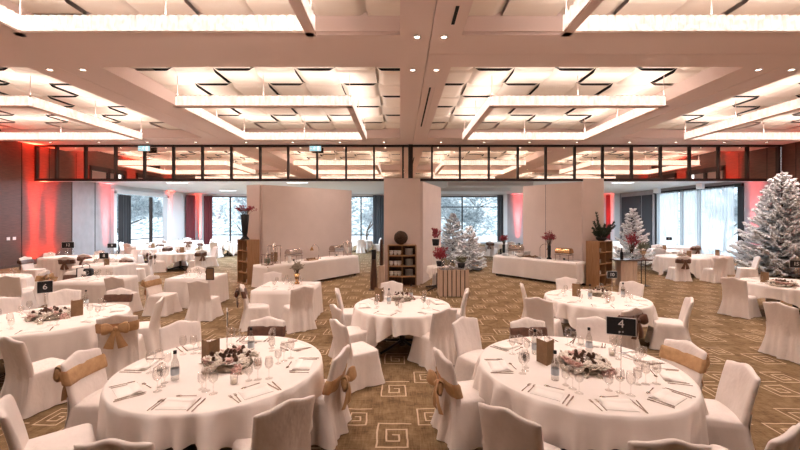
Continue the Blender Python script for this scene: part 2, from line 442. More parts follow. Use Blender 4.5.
struct('wall_right', MB().box((18.5, YB - .6, BC / 2), (.45, .6, BC)), M['palewall'])
# far part of the other side wall: doors, sheer window, grey end
wall_side('wall_right', XR, 1, 27.9, YB, 0, BC, M['greywall']); wall_side('wall_right', XR, 1, YP, 20.6, 0, BC, M['greywall'])
wall_side('wall_right', XR, 1, 20.6, 27.9, 4.2, BC, M['greywall']); wall_side('wall_right', XR, 1, 20.6, 27.9, -.1, .1, M['greywall'])
fr = MB()
for yy in (20.8, 23.75, 25.2, 27.6): fr.box((XR + .05, yy, 2.15), (.14, .14 if 21 < yy < 27 else .36, 4.1))
fr.box((XR + .02, 24.2, 4.12), (.30, 7.2, .16)); struct('trim_8', fr, M['black'])
struct('window_6', MB().box((XR + .10, 24.2, 2.1), (.012, 7.0, 4.1)), M['pane'])
for k, (a, b) in enumerate(((28.1, 29.25), (29.4, 31.9))):
    d = MB().box((XR - .03, (a + b) / 2, 2.05), (.06, b - a, 4.0))
    o = struct('door_%d' % (k + 1), d, M['curtain_black'])
    struct('door_handle', MB().tube([(XR - .08, a + .12, 1.0), (XR - .12, a + .12, 1.0), (XR - .12, a + .12, 1.25), (XR - .08, a + .12, 1.25)], .012), M['chrome'], o)

# free-standing partition walls
def leaf(name, p, q, h, m='panel', th=.10, seam=()):
    dx, dy = q[0] - p[0], q[1] - p[1]; L = hypot(dx, dy)
    mb = MB().box(((p[0] + q[0]) / 2, (p[1] + q[1]) / 2, h / 2), (L, th, h), atan2(dy, dx))
    o = struct(name, mb, M[m])
    for s in seam:
        struct('trim_9', MB().box((p[0] + dx * s, p[1] + dy * s, h / 2), (.012, th + .008, h), atan2(dy, dx)), M['darkgap'])
    return o
leaf('wall_center', (-.55, 12.95), (.69, 12.95), 3.66, seam=())
leaf('wall_center', (.75, 13.2), (1.68, 15.9), 3.58)
leaf('wall_buffet', (-5.09, 13.9), (-2.20, 16.9), 3.53)
leaf('wall_buffet', (-5.74, 14.22), (-5.14, 13.91), 3.53)
leaf('wall_sideboard', (5.02, 15.3), (6.44, 13.32), 3.58, seam=(.42,))
leaf('wall_sideboard', (6.42, 13.22), (7.0, 12.95), 3.66)

# ------------------------------------------------------------------ lamps of the room
def light(name, kind, loc, energy, color, rot=None, **kw):
    l = bpy.data.lights.new(name, kind); l.energy = energy; l.color = color
    for k, v in kw.items(): setattr(l, k, v)
    o = bpy.data.objects.new(name, l); COL.objects.link(o); o.location = loc
    if rot: o.rotation_euler = rot
    return o
WARM = (1., .835, .765)
DOWNW, UPW = 8.8, 5.2
def chandelier(x0, x1, y0, y1, label):
    z = 5.43; root = thing('pendant_light_frame', ((x0 + x1) / 2, (y0 + y1) / 2, z))
    ox, oy = (x1 - x0) / 2, (y1 - y0) / 2
    ch = MB(); sides = [((0, -oy), 2 * ox, 0), ((0, oy), 2 * ox, 0), ((-ox, 0), 2 * oy, pi / 2), ((ox, 0), 2 * oy, pi / 2)]
    for (c, L, r) in sides:
        mtx = Matrix.Translation((c[0], c[1], 0)) @ Matrix.Rotation(r, 4, 'Z')
        ch.box((0, 0, -.03), (L + .12, .17, .035), mtx=mtx); ch.box((0, 0, .265), (L + .1, .06, .02), mtx=mtx)
        n = max(4, int(L / .13)); g = MB()
        for side in (-1, 1):                                      # a row of fluted glass rods on each face
            def fn(u, v):
                a = u * n; f = a - math.floor(a)
                return (-L / 2 + u * L, side * (.040 + .045 * sin(pi * min(1, max(0, f)))), .0 + v * .25)
            g.grid(fn, n * 4, 1, mtx=mtx)
        g.build('glass_rods', M['lamp'], root)
    ch.build('channel', M['ceil'], root)
    for (cx, cy) in ((-ox, -oy), (0, -oy), (ox, -oy), (-ox, oy), (0, oy), (ox, oy), (-ox, 0), (ox, 0)):
        MB().tube([(cx, cy, .26), (cx, cy, RC - z - .05)], .011, 5).build('suspension_rod', M['ceil'], root)
    for (c, L, r) in sides:
        X, Y = (x0 + x1) / 2 + c[0], (y0 + y1) / 2 + c[1]
        light('pendant_tube_down', 'AREA', (X, Y, z - .06), DOWNW * L * (.30 if c[1] < -.1 else (1.2 if c[1] > .1 else .95)), WARM, (0, 0, r), shape='RECTANGLE', size=L, size_y=.14, spread=radians(105))
        light('pendant_tube_up', 'AREA', (X, Y, z + .30), UPW * L, WARM, (pi, 0, r), shape='RECTANGLE', size=L, size_y=.10)
    return tag(root, label, 'ceiling light', 'rectangular fluted glass pendant frames')
chandelier(-6.2, -1.4, 10.5, 15.0, 'fluted glass light frame hung over the buffet with drink dispensers')
chandelier(2.56, 7.35, 10.5, 15.0, 'fluted glass light frame hung over the buffet with the crimson branch vase')
chandelier(-16.7, -10.3, 10.5, 15.0, 'rectangular fluted glass light frame hung near the walnut wall with the red uplight')
chandelier(11.35, 17.6, 10.5, 15.0, 'rectangular fluted glass light frame hung over the biggest snowy tree')
chandelier(-6.4, -1.5, 1.4, 6.35, 'fluted glass light frame before the cross beam, over the table opposite sign four')
chandelier(2.8, 7.7, 1.4, 6.35, 'fluted glass light frame before the cross beam, over the table with sign four')
chandelier(-16.7, -10.3, 1.4, 6.35, 'glass light frame seen in the mirrors beside the walnut wall windows')
chandelier(11.35, 17.6, 1.4, 6.35, 'glass light frame seen in the mirrors beside the opposite wall windows')

def downlight():
    r = thing('downlight')
    MB().lathe([(.050, 0), (.058, -.010), (.072, -.012), (.082, -.006), (.084, 0)], 20, cap=False).build('trim_ring', M['chrome'], r)
    MB().lathe([(.0, -.004), (.052, -.004)], 20, cap=False).build('lens', M['down'], r)
    return r
spots = []
for (x, y, lab) in ((.34, 7.5, 'recessed downlight in the beam crossing, on the side opposite sign four'), (.875, 7.5, 'recessed downlight in the beam crossing, on the side of the table with sign four'),
                    (.31, 9.17, 'recessed downlight beyond the beam crossing, across the joint from the air slot'), (.88, 9.17, 'recessed downlight beyond the beam crossing, in line with the air slot')):
    put('down', downlight, (x, y, CE - .001), 0, lab, 'downlight', 'recessed downlights'); spots.append((x, y))
k = 0
for x in (-16.6, -14.3, -12.0, -9.7, -7.3, -5.1, -2.85, -.75, 1.95, 4.0, 6.15, 8.4, 10.9, 13.1, 15.4, 17.4):
    k += 1
    put('down', downlight, (x, 17.9, CE - .001), 0, 'recessed downlight before the mirrored transom, %s from the red uplit wall' % ('first second third fourth fifth sixth seventh eighth ninth tenth eleventh twelfth thirteenth fourteenth fifteenth sixteenth'.split()[k - 1]), 'downlight', 'recessed downlights')
for x in (-7.6, -8.6, 8.6, 9.5, -16.9, 17.7):
    for y in (7.5, 12.0): spots.append((x, y))
for (x, y) in ((-8.5, 9.15), (-7.7, 9.15), (8.7, 9.15), (9.5, 9.15)):
    put('down', downlight, (x, y, CE - .001), 0, '%s recessed downlight of the pair in the long beam towards the %s' % ('outer' if abs(x) > 8.9 or x == -8.5 else 'inner', 'red uplit wall' if x < 0 else 'biggest snowy tree'), 'downlight', 'recessed downlights')

# ------------------------------------------------------------------ chairs
def rrect(n, hx, hy, r):
    """closed rounded rectangle, n points evenly spread"""
    pts = []; segs = [(hx - r, -hy, 0), (hx, hy - r, 1), (-hx + r, hy, 2), (-hx, -hy + r, 3)]
    dens = []
    per = [2 * (hx - r), pi * r / 2, 2 * (hy - r), pi * r / 2, 2 * (hx - r), pi * r / 2, 2 * (hy - r), pi * r / 2]; T = sum(per)
    for i in range(n):
        d = T * i / n; k = 0
        while d > per[k] and k < 7: d -= per[k]; k += 1
        if k == 0: p = (-hx + r + d, -hy)
        elif k == 1: a = -pi / 2 + d / r; p = (hx - r + r * cos(a), -hy + r + r * sin(a))
        elif k == 2: p = (hx, -hy + r + d)
        elif k == 3: a = d / r; p = (hx - r + r * cos(a), hy - r + r * sin(a))
        elif k == 4: p = (hx - r - d, hy)
        elif k == 5: a = pi / 2 + d / r; p = (-hx + r + r * cos(a), hy - r + r * sin(a))
        elif k == 6: p = (-hx, hy - r - d)
        else: a = pi + d / r; p = (-hx + r + r * cos(a), -hy + r + r * sin(a))
        pts.append(p)
    return pts

BW, BZ0 = .235, .40                                 # half width and foot height of the chair back
def back_point(u, s, z, grow=0.):
    """u -1..1 across, s -1..1 through the thickness, at height z"""
    v = (z - BZ0) / .53
    w = BW + .012 * v + grow; th = .034 - .008 * v + grow
    y = -.215 - .115 * v ** 1.25 + .030 * u * u
    return (u * w, y + s * th, z)
def top_z(u): return .885 + .042 * math.exp(-(u / .42) ** 2) - .012 * max(0, abs(u) - .8) / .2
def chair_seat():
    N = 72; mb = MB(); rnd = random.Random(5)
    ph = [rnd.uniform(0, 6.28) for _ in range(4)]
    lev = [(.478, .86), (.486, .60), ]
    rings = []
    for (z, hx, hy, r, pl) in ((.476, .190, .195, .05, 0), (.470, .222, .222, .05, 0), (.452, .236, .234, .05, 0), (.40, .238, .236, .05, .002), (.28, .244, .246, .045, .011), (.14, .254, .258, .045, .021), (.012, .268, .274, .045, .032)):
        base = rrect(N, hx, hy, r); ring = []
        for i, (x, y) in enumerate(base):
            a = atan2(y, x); corner = abs(sin(2 * a)) ** 3
            k = 1 + pl * (sin(a * 11 + ph[0]) * .5 + sin(a * 7 + ph[1]) * .6 + 2.4 * corner * sin(a * 4 + ph[2])) * 2.2
            ring.append((x * k, y * k, z))
        rings.append(ring)
    vs = [p for r in rings for p in r]; fs = []
    for k in range(len(rings) - 1):
        for i in range(N):
            j = (i + 1) % N; fs.append((k * N + j, k * N + i, (k + 1) * N + i, (k + 1) * N + j))
    vs.append((0, 0, .492)); c = len(vs) - 1
    inner = [(x * .55, y * .55, .488) for (x, y, z) in rings[0]]; o = len(vs); vs += inner
    for i in range(N):
        j = (i + 1) % N; fs.append((o + j, o + i, i, j)); fs.append((c, o + i, o + j))
    return mb.add(vs, fs, True)
def chair_back():
    N = 28; mb = MB(); V = [0, .15, .3, .45, .6, .75, .88, .95, .985, 1.0]
    vs = []; fs = []
    loop = [(-1 + 2 * i / (N - 1), 1) for i in range(N)] + [(1 - 2 * i / (N - 1), -1) for i in range(N)]
    L = len(loop)
    for v in V:
        for (u, s) in loop:
            z = BZ0 + v * (top_z(u) - BZ0)
            rnd_ = sqrt(max(0., 1 - max(0, abs(u) - .86) ** 2 / .14 ** 2)) if abs(u) > .86 else 1.
            rnd_ = .35 + .65 * rnd_
            cap = 1. if v < .9 else (.93 if v < .96 else (.72 if v < .99 else .32))
            p = back_point(u, s * rnd_ * cap, z)
            wob = (.005 * sin(9 * z + 4 * u) + .003 * sin(17 * z - 9 * u)) * (1 - abs(u))
            vs.append((p[0], p[1] + wob, p[2]))
    for k in range(len(V) - 1):
        for i in range(L):
            j = (i + 1) % L; fs.append((k * L + j, k * L + i, (k + 1) * L + i, (k + 1) * L + j))
    b = (len(V) - 1) * L
    for i in range(N - 1): fs.append((b + i + 1, b + i, b + 2 * N - 1 - i, b + 2 * N - 2 - i))
    return mb.add(vs, fs, True)
def chair_skirt():
    """the cover falling behind the back down to the floor"""
    def fn(u, v):
        uu = -1 + 2 * u; z = .55 - .538 * v
        y = back_point(uu, -1, max(z, BZ0))[1] if z > BZ0 else -.215 + .030 * uu * uu - .034 - (BZ0 - z) * .13
        ripple = .020 * v * sin(uu * 7.5 + 1) + .016 * v * sin(uu * 13) + .030 * v * math.exp(-(uu / .12) ** 2)
        return (uu * (.232 + .036 * v), y - .004 - ripple, z)
    return MB().grid(lambda u, v: fn(1 - u, v), 24, 8)
def sash_band():
    N = 20; mb = MB(); loop = [(-1 + 2 * i / (N - 1), 1) for i in range(N)] + [(1 - 2 * i / (N - 1), -1) for i in range(N)]
    L = len(loop); vs = []; fs = []
    Z = [.665, .675, .71, .755, .80, .81]
    for k, z in enumerate(Z):
        for (u, s) in loop:
            zz = z + .008 * sin(u * 6 + k) * (0 < k < 5) - (.015 * (1 - u * u) if s < 0 else 0)
            vs.append(back_point(u, s, zz, .002 if k in (0, 5) else .009))
    for k in range(len(Z) - 1):
        for i in range(L):
            j = (i + 1) % L; fs.append((k * L + j, k * L + i, (k + 1) * L + i, (k + 1) * L + j))
    return mb.add(vs, fs, True)
def bow():
    mb = MB(); y0 = -.352
    mb.ball((0, y0 - .025, .735), (.032, .035, .038), 12, 8)
    for s in (-1, 1):                                # the two loops, gathered at the knot
        def fn(u, v):
            a = 2 * pi * u; t = v
            rad = .012 + .062 * sin(pi * min(1, t * .62 + .02)) ; c = .018 + .135 * t
            return (s * c, y0 - .02 - .030 * t + rad * .55 * cos(a) + .006 * sin(3 * a), .735 + .030 * t + rad * 1.15 * sin(a) - .02 * t * t)
        mb.grid((lambda u, v: fn(u, v)) if s < 0 else (lambda u, v: fn(1 - u, v)), 14, 8, wrap=True)
        mb.ball((s * .154, y0 - .05, .745), (.016, .028, .058), 10, 6)
        top = []; bot = []
        def tail(u, v):                              # hanging tails
            t = v; w = .022 + .038 * t
            x = s * (.012 + .075 * t) + (u - .5) * 2 * w
            return (x, y0 - .028 - .02 * sin(pi * t) - .010 * cos((u - .5) * 6) * t, .715 - .255 * t + .03 * (u - .5) * s * t)
        mb.grid(tail, 6, 9); mb.grid(lambda u, v: (lambda p: (p[0], p[1] + .006, p[2]))(tail(1 - u, v)), 6, 9)
    return mb
def chair(kind):
    def f():
        r = thing('banquet_chair')
        chair_seat().build('seat_cover', M['cloth'], r); chair_back().build('backrest', M['cloth'], r); chair_skirt().build('back_skirt', M['cloth'], r)
        if kind != 'plain':
            m = M['sash'] if kind == 'gold' else M['sash_dark']
            s = sash_band().build('sash', m, r); s['label'] = 'gold satin sash' if kind == 'gold' else 'dark brown satin sash'
            bow().build('bow', m, s)
        return r
    return f
HOURS = ['twelve', 'one', 'two', 'three', 'four', 'five', 'six', 'seven', 'eight', 'nine', 'ten', 'eleven']
USED = set()
def clock(dx, dy):
    a = (math.degrees(atan2(dx, dy)) % 360) / 15.
    k = int(round(a)) % 24
    return HOURS[k // 2] + (" o'clock" if k % 2 == 0 else ' thirty')
def uniq(lab):
    base = lab; 
    for extra in ('', ' further out', ' closer in', ' further along', ' at the end', ' beyond it'):
        if base + extra not in USED:
            USED.add(base + extra); return base + extra
    raise RuntimeError(lab)
def seat(px, py, table, kind='plain', face=None, tname=None):
    """a chair whose back top shows at this pixel; it faces the table centre unless an angle (0 = away from the viewer, clockwise) is given"""
    T = TABLES[table]; x, y = at(px, py, .925)
    return seat_xy(x, y, table, kind, face)
def seat_xy(x, y, table, kind='plain', face=None, gap=.30):
    T = TABLES[table]
    if face is None: dx, dy = T['x'] - x, T['y'] - y; L = hypot(dx, dy); dx, dy = dx / L, dy / L
    else: dx, dy = sin(radians(face)), cos(radians(face))
    cx, cy = x + dx * gap, y + dy * gap
    what = {'plain': 'plain white chair', 'gold': 'gold sashed white chair', 'dark': 'brown sashed white chair'}[kind]
    lab = uniq('%s at %s around the %s' % (what, clock(cx - T['x'], cy - T['y']), T['n']))
    o = put('chair_' + kind, chair(kind), (cx, cy, 0), atan2(-dx, dy), lab, 'chair', 'chairs around the ' + T['n'])
    return o

# ------------------------------------------------------------------ tables and cloths
TABLES = {}
def table_round(key, x, y, R, name, L=None, rot=0., seed=1):
    TABLES[key] = dict(x=x, y=y, R=R, n=name)
    L = L or 2 * R + .52
    t = thing('round_banquet_table', (x, y, 0)); 
    MB().lathe([(0, .722), (R - .03, .722), (R - .02, .735), (R - .03, .744), (0, .744)], 48, cap=False).build('table_top', M['oak'], t)
    MB().lathe([(.06, .04), (.05, .10), (.05, .72)], 16).build('pedestal', M['darkmetal'], t)
    for k in range(4):
        a = pi / 4 + k * pi / 2
        MB().tube([(.04 * cos(a), .04 * sin(a), .12), (.30 * cos(a), .30 * sin(a), .06), (.52 * cos(a), .52 * sin(a), .018)], [.026, .022, .018], 8).build('foot', M['darkmetal'], t)
    tag(t, 'round banquet table under the white cloth, the ' + name, 'table', 'round banquet tables')
    rnd = random.Random(seed); ph = [rnd.uniform(0, 6.28) for _ in range(5)]; N = 240; mb = MB(); vs = []; fs = []
    kx = [rnd.choice((15, 16, 17)), rnd.choice((24, 25, 27)), 35]
    for q in (.0, .35, .7, .93, .985):
        for i in range(N):
            a = 2 * pi * i / N; vs.append((R * q * cos(a), R * q * sin(a), .752))
    D = 11
    for k in range(D + 1):
        tt = k / D
        for i in range(N):
            a = 2 * pi * i / N; b = a - rot
            over = min(.735, L / 2 / max(abs(cos(b)), abs(sin(b))) - R)
            corner = max(0, over - .30)
            d = tt * over
            wave = sin(kx[0] * a + ph[0]) * .45 + sin(kx[1] * a + ph[1]) * .35 + sin(kx[2] * a + ph[2]) * .2
            crn = sin(3.6 * ((b + pi / 4) % (pi / 2) - pi / 4) * 4) if False else 0
            rr = R + .006 + .012 * min(1, tt * 8) + (wave * (1 + .8 * sin(2 * a + ph[3])) ) * (.070 + .07 * min(1, over)) * tt ** .8 + corner * .12 * cos(8 * b + pi) * tt + .025 * d
            z = .752 - .010 * min(1, tt * 6) - d if k else .749
            vs.append((rr * cos(a), rr * sin(a), max(z, .012)))
    n = 5 + D + 1
    for k in range(n - 1):
        for i in range(N):
            j = (i + 1) % N; fs.append((k * N + i, (k + 1) * N + i, (k + 1) * N + j, k * N + j))
    o = mb.add(vs, fs, True).build('tablecloth', M['linen']); o.location = (x, y, 0)
    tag(o, 'white cloth draped over the ' + name, 'tablecloth', 'white tablecloths')
def table_square(key, x, y, sx, sy, name, rot=0., h=.75, obj='tablecloth', label=None, floor=.012, cat='tablecloth', grp='white tablecloths'):
    TABLES[key] = dict(x=x, y=y, R=min(sx, sy) / 2, n=name)
    N = 132; mb = MB(); vs = []; fs = []; rnd = random.Random(int(abs(x * 100) + y * 10)); ph = [rnd.uniform(0, 6.28) for _ in range(3)]
    base = rrect(N, sx / 2, sy / 2, .03)
    for q in (0, .5, .93):
        for (a, b) in base: vs.append((a * q, b * q, h + .002))
    D = 8
    for k in range(D + 1):
        t = k / D; z = h - t * (h - floor) if k else h + .001
        for i, (a, b) in enumerate(base):
            an = i / N * 2 * pi; c = (abs(a) / (sx / 2)) ** 8 * (abs(b) / (sy / 2)) ** 8
            w = (sin(an * 13 + ph[0]) * .5 + sin(an * 22 + ph[1]) * .5 + sin(an * 31 + ph[2]) * .3) * .022 * t + c * .055 * t + .014 * t
            L = hypot(a, b); vs.append((a + a / L * w, b + b / L * w, z))
    n = 3 + D + 1
    for k in range(n - 1):
        for i in range(N):
            j = (i + 1) % N; fs.append((k * N + i, (k + 1) * N + i, (k + 1) * N + j, k * N + j))
    o = mb.add(vs, fs, True).build(obj, M['linen']); o.location = (x, y, 0); o.rotation_euler = (0, 0, rot)
    tag(o, label or 'floor length white cloth over the ' + name, cat, grp)
    return o

# ------------------------------------------------------------------ tableware (each piece built once, then copied)
def flat(obj, name, m): return lambda: obj().build(name, m)
def napkin_mb():
    mb = MB()
    def fn(u, v):
        x, y = (u - .5) * .25, (v - .5) * .185
        e = min(1, min(u, 1 - u) * 9, min(v, 1 - v) * 9)
        return (x, y, .004 + .011 * e ** .5 + .003 * sin(u * 7) * e)
    mb.grid(fn, 14, 10)
    mb.box((0, 0, .003), (.25, .185, .005))
    def fold(u, v):
        x, y = (u - .5) * .245, .02 + v * .07
        return (x, y, .0165 + .006 * sin(pi * v) + .002 * sin(u * 9))
    mb.grid(fold, 12, 5)
    return mb
def fork_mb():
    mb = MB(); mb.prism([(-.005, -.10), (.005, -.10), (.0035, .03), (.011, .05), (.011, .062), (-.011, .062), (-.011, .05), (-.0035, .03)], .002, .0055)
    for k in (-.0095, -.0032, .0032, .0095): mb.prism([(k - .0016, .060), (k + .0016, .060), (k + .001, .098), (k - .001, .098)], .002, .0045)
    return mb
def knife_mb():
    return MB().prism([(-.0055, -.115), (.0055, -.115), (.005, -.01), (-.005, -.01)], .002, .008).prism([(-.006, -.01), (.005, -.01), (.009, .05), (.008, .09), (.001, .115), (-.006, .10)], .002, .005)
def spoon_mb():
    mb = MB().prism([(-.005, -.09), (.005, -.09), (.003, .035), (-.003, .035)], .002, .0055)
    return mb.ball((0, .058, .005), (.0165, .027, .004), 12, 6)
def wine_mb():
    return MB().lathe([(.0, .002), (.036, .003), (.034, .006), (.006, .011), (.004, .03), (.004, .088), (.010, .098), (.032, .118), (.040, .145), (.038, .175), (.031, .212), (.0295, .212), (.0365, .175), (.0385, .146), (.031, .120), (.006, .101)], 18, cap=False)
def tumbler_mb():
    return MB().lathe([(.0, .002), (.031, .002), (.031, .005), (.007, .012), (.006, .045), (.018, .058), (.034, .078), (.037, .105), (.033, .148), (.0315, .148), (.0355, .105), (.0325, .079), (.01, .060)], 16, cap=False)
def plate_mb(): return MB().lathe([(0, .004), (.06, .004), (.085, .010), (.108, .017), (.110, .020), (.086, .014), (.06, .008), (0, .008)], 24, cap=False)
PIECE = {'napkin': ('folded_napkin', napkin_mb, 'napkin', 'folded white napkin', 'napkin'), 'fork': ('table_fork', fork_mb, 'steel', 'steel fork', 'fork'),
         'knife': ('table_knife', knife_mb, 'steel', 'steel knife', 'knife'), 'spoon': ('dessert_spoon', spoon_mb, 'steel', 'steel dessert spoon laid crosswise', 'spoon'),
         'wine': ('wine_glass', wine_mb, 'glass', 'stemmed wine glass', 'wine glass'), 'water': ('water_glass', tumbler_mb, 'glass', 'low water glass', 'water glass'),
         'plate': ('side_plate', plate_mb, 'white', 'small white side plate', 'plate')}
def setting(table, ang, full=True, r=None, jitter=0., rnd=None):
    """one place setting; ang in degrees clockwise from the far side"""
    T = TABLES[table]; a = radians(90 - ang); r = r or T['R'] - .17
    ca, sa = cos(a), sin(a); rz = a + pi / 2
    if full:
        items = [('napkin', 0, 0, .0, ''), ('fork', -.185, -.01, .02, 'outer '), ('fork', -.150, .0, -.02, 'inner '), ('knife', .150, .0, .03, 'inner '), ('knife', .185, -.012, -.03, 'outer '),
                 ('spoon', .0, .145, pi / 2 + .1, ''), ('wine', .125, .235, 0, 'first '), ('wine', .205, .185, 0, 'second '), ('water', .052, .275, 0, '')]
    else:
        items = [('napkin', 0, 0, .0, ''), ('fork', -.165, 0, .02, ''), ('knife', .165, 0, .0, ''), ('wine', .10, .225, 0, ''), ('water', .185, .19, 0, '')]
    for (k, lx, ly, lr, pre) in items:
        jx = (rnd.random() - .5) * .02 if rnd else 0; jr = (rnd.random() - .5) * .22 if rnd else 0
        lx += jx; X = T['x'] + ca * r + (-ca * ly) + lx * cos(rz); Y = T['y'] + sa * r + (-sa * ly) + lx * sin(rz)
        nm, fn, m, lab, cat = PIECE[k]
        L = uniq('%s%s at the %s place of the %s' % (pre, lab, clock(ca, sa), T['n']))
        put(k, flat(fn, nm, M[m]), (X, Y, T.get('h', .7525)), rz + lr + jr, L, cat, nm.replace('_', ' ') + 's on the ' + T['n'])

def bottle():
    r = thing('water_bottle')
    MB().lathe([(0, .002), (.034, .002), (.036, .008), (.036, .14), (.030, .175), (.016, .215), (.0135, .255), (.0145, .258)], 18, cap=False).build('bottle_glass', M['bottle'], r)
    MB().lathe([(.0375, .055), (.0375, .115)], 18, cap=False).build('bottle_label', M['label'], r)
    MB().lathe([(.0155, .252), (.016, .282), (0, .284)], 14, cap=False).build('bottle_cap', M['black'], r)
    return r
def menu():
    r = thing('menu_folder')
    for s, n in ((-1, 'front_cover'), (1, 'back_cover')):
        mtx = Matrix.Rotation(s * .62, 4, 'Z')
        MB().box((s * .0 + .075, 0, .125), (.15, .004, .25), mtx=mtx).build(n, M['kraft'], r)
    MB().box((.066, 0, .123), (.128, .004, .235)).build('menu_sheet', M['signwhite'], r)
    return r
def flower_mb(rnd):
    mb = MB(); mb.ball((0, 0, .012), (.014, .014, .012), 8, 5)
    for lay, (n, rad, z, tilt) in enumerate(((5, .013, .012, .9), (7, .023, .006, .45))):
        for i in range(n):
            a = 2 * pi * i / n + lay * .4
            mtx = Matrix.Rotation(a, 4, 'Z') @ Matrix.Translation((rad, 0, z)) @ Matrix.Rotation(-tilt, 4, 'Y')
            mb.ball((0, 0, 0), (.016, .013, .004), 8, 5, mtx=mtx)
    return mb
def cone_mb():
    mb = MB()
    for k in range(6):
        z = .006 + k * .0085; rr = .021 * (1 - (k / 6.5) ** 1.6) + .004
        for i in range(8):
            a = 2 * pi * (i + .5 * (k % 2)) / 8
            mb.ball((0, 0, 0), (.009, .007, .004), 6, 4, mtx=Matrix.Rotation(a, 4, 'Z') @ Matrix.Translation((rr * .75, 0, z)) @ Matrix.Rotation(-.5, 4, 'Y'))
    return mb.ball((0, 0, .03), (.013, .013, .028), 8, 6)
def arrangement(seed, n_fl=20, n_co=9, rad=.17, red=False):
    def f():
        rnd = random.Random(seed); r = thing('flower_wreath')
        fo = MB()
        for i in range(90):
            a = rnd.uniform(0, 6.28); q = rad * rnd.uniform(.35, 1.05); h = rnd.uniform(.01, .08)
            p = (q * cos(a), q * sin(a), h); b = a + rnd.uniform(-1, 1); l = rnd.uniform(.035, .07)
            fo.spindle(p, (p[0] + l * cos(b), p[1] + l * sin(b), h + rnd.uniform(-.008, .04)), .007)
        fo.lathe([(rad * .3, .004), (rad * .88, .004), (rad * .85, .03), (rad * .6, .055), (rad * .3, .03)], 18, cap=False)
        fo.build('foliage', M['driedleaf'], r)
        fl = flower_mb(rnd).mesh('flower', M['petal']); fl2 = flower_mb(rnd).mesh('flower', M['rosepetal' if not red else 'red']); co = cone_mb().mesh('pine_cone', M['cone'])
        for i in range(n_fl):
            o = bpy.data.objects.new('flower', fl if i % 5 else fl2); COL.objects.link(o); o.parent = r
            a = 2 * pi * (i + .5 * rnd.random()) / n_fl * 3; q = rad * (1.04, .84, .58)[i % 3] * rnd.uniform(.95, 1.05)
            e = (q / rad - .72) / .3
            o.location = (q * cos(a), q * sin(a), .085 - .055 * e * e * (1.3 if e > 0 else .5)); o.rotation_euler = (-.9 * sin(a) * max(0, e), .9 * cos(a) * max(0, e), a); s = rnd.uniform(1.5, 2.0); o.scale = (s, s, s)
            if i % 5 == 0: o['label'] = 'dusky rose flower'
        for i in range(n_co):
            o = bpy.data.objects.new('pine_cone', co); COL.objects.link(o); o.parent = r
            a = 2 * pi * i / n_co + rnd.uniform(-.2, .2); q = rad * (.35, .7)[i % 2] * rnd.uniform(.85, 1.15)
            o.location = (q * cos(a), q * sin(a), .085 + .025 * rnd.random()); o.rotation_euler = (rnd.uniform(-.6, .6), rnd.uniform(-.6, .6), a); o.scale = (.9, .9, .9)
        return r
    return f
def votive():
    r = thing('candle_holder')
    MB().lathe([(0, .003), (.030, .003), (.034, .01), (.036, .085), (.034, .085), (.032, .012), (0, .010)], 16, cap=False).build('glass_cup', M['glass'], r)
    MB().lathe([(0, .012), (.024, .012), (.024, .045), (0, .046)], 14, cap=False).build('candle', M['candle'], r)
    return r
def numbersign(num, small, h=.42, w=.19, hh=.12):
    def f():
        r = thing('table_number_sign')
        MB().lathe([(0, 0), (.035, 0), (.035, .006), (.006, .010), (.005, .012)], 18, cap=False).build('stand_base', M['chrome'], r)
        MB().tube([(0, 0, .01), (0, 0, h - hh / 2)], .004, 8).build('stand_rod', M['chrome'], r)
        p = MB().box((0, 0, h), (w, .006, hh)).build('sign_plate', M['signwhite'], r)
        MB().box((0, -.0045, h), (w - .012, .005, hh - .012)).build('black_face', M['signface'], p)
        text(num, hh * .62, 'number', M['signwhite'], p, (0, -.008, h + (hh * .13 if small else 0)), (pi / 2, 0, 0))
        if small:
            text('P', hh * .17, 'letter', M['signwhite'], p, (-.013, -.008, h - hh * .33), (pi / 2, -.0, 0)); text('*', hh * .2, 'letter', M['signwhite'], p, (.014, -.008, h - hh * .33), (pi / 2, 0, 0))
        return r
    return f

# ------------------------------------------------------------------ dining tables, in the hall and the far room
table_round('T1', -1.85, 3.96, 1.0, 'table opposite sign four', rot=.15, seed=3)
table_round('T2', 1.86, 3.94, 1.0, 'table with sign four', rot=-.2, seed=4)
table_round('T3', .04, 6.72, .84, 'table before the plate shelf', rot=.02, seed=5)
table_round('T4', 3.80, 7.32, .92, 'table with sign ten', rot=.3, seed=6)
table_round('T5', -5.42, 5.88, .98, 'table with sign six', rot=.1, seed=7)
table_round('T6', 9.30, 8.87, .97, 'table by the biggest snowy tree', rot=.4, seed=8)
table_round('P1', -10.7, 9.6, .95, 'table at the dark wall end', seed=9)
table_square('S1', -2.55, 8.60, 1.26, 1.18, 'square table with vase')
table_square('S2', -5.42, 10.1, 1.12, 1.05, 'square table with picture card')
table_square('S3', -7.75, 9.65, 1.34, 1.1, 'square table with black bag')
table_square('P2', -9.85, 12.6, 1.30, 1.1, 'table with sign eight')
table_square('P3', -13.6, 15.2, 1.1, 1.0, 'table at the red uplit wall')
table_square('P6', -12.1, 15.6, 1.3, 1.1, 'table with sign twelve')
table_round('P4', -9.9, 17.0, .95, 'table with pointed cloth corner', L=2.45, rot=.62, seed=11)
table_round('P5', -11.1, 14.4, .75, 'table beside the handbag table', seed=12)
table_round('F1', -10.6, 23.2, .9, 'table at the long back window', seed=13)
table_round('F2', -14.2, 25.2, .9, 'table near the wine red curtain', seed=14)
table_round('F3', -14.6, 22.0, .9, 'table before the white framed window', seed=15)
table_round('F4', -12.9, 19.6, .9, 'table with black bowl', seed=16)
table_round('F5', -2.8, 26.0, .85, 'table behind the twig ball shelf', seed=17)
table_round('F6', 6.3, 23.6, .85, 'table behind the snowy tree pair', seed=18)
table_round('Q1', 11.4, 15.2, .9, 'first table before the sheer curtain', L=2.55, rot=.75, seed=19)
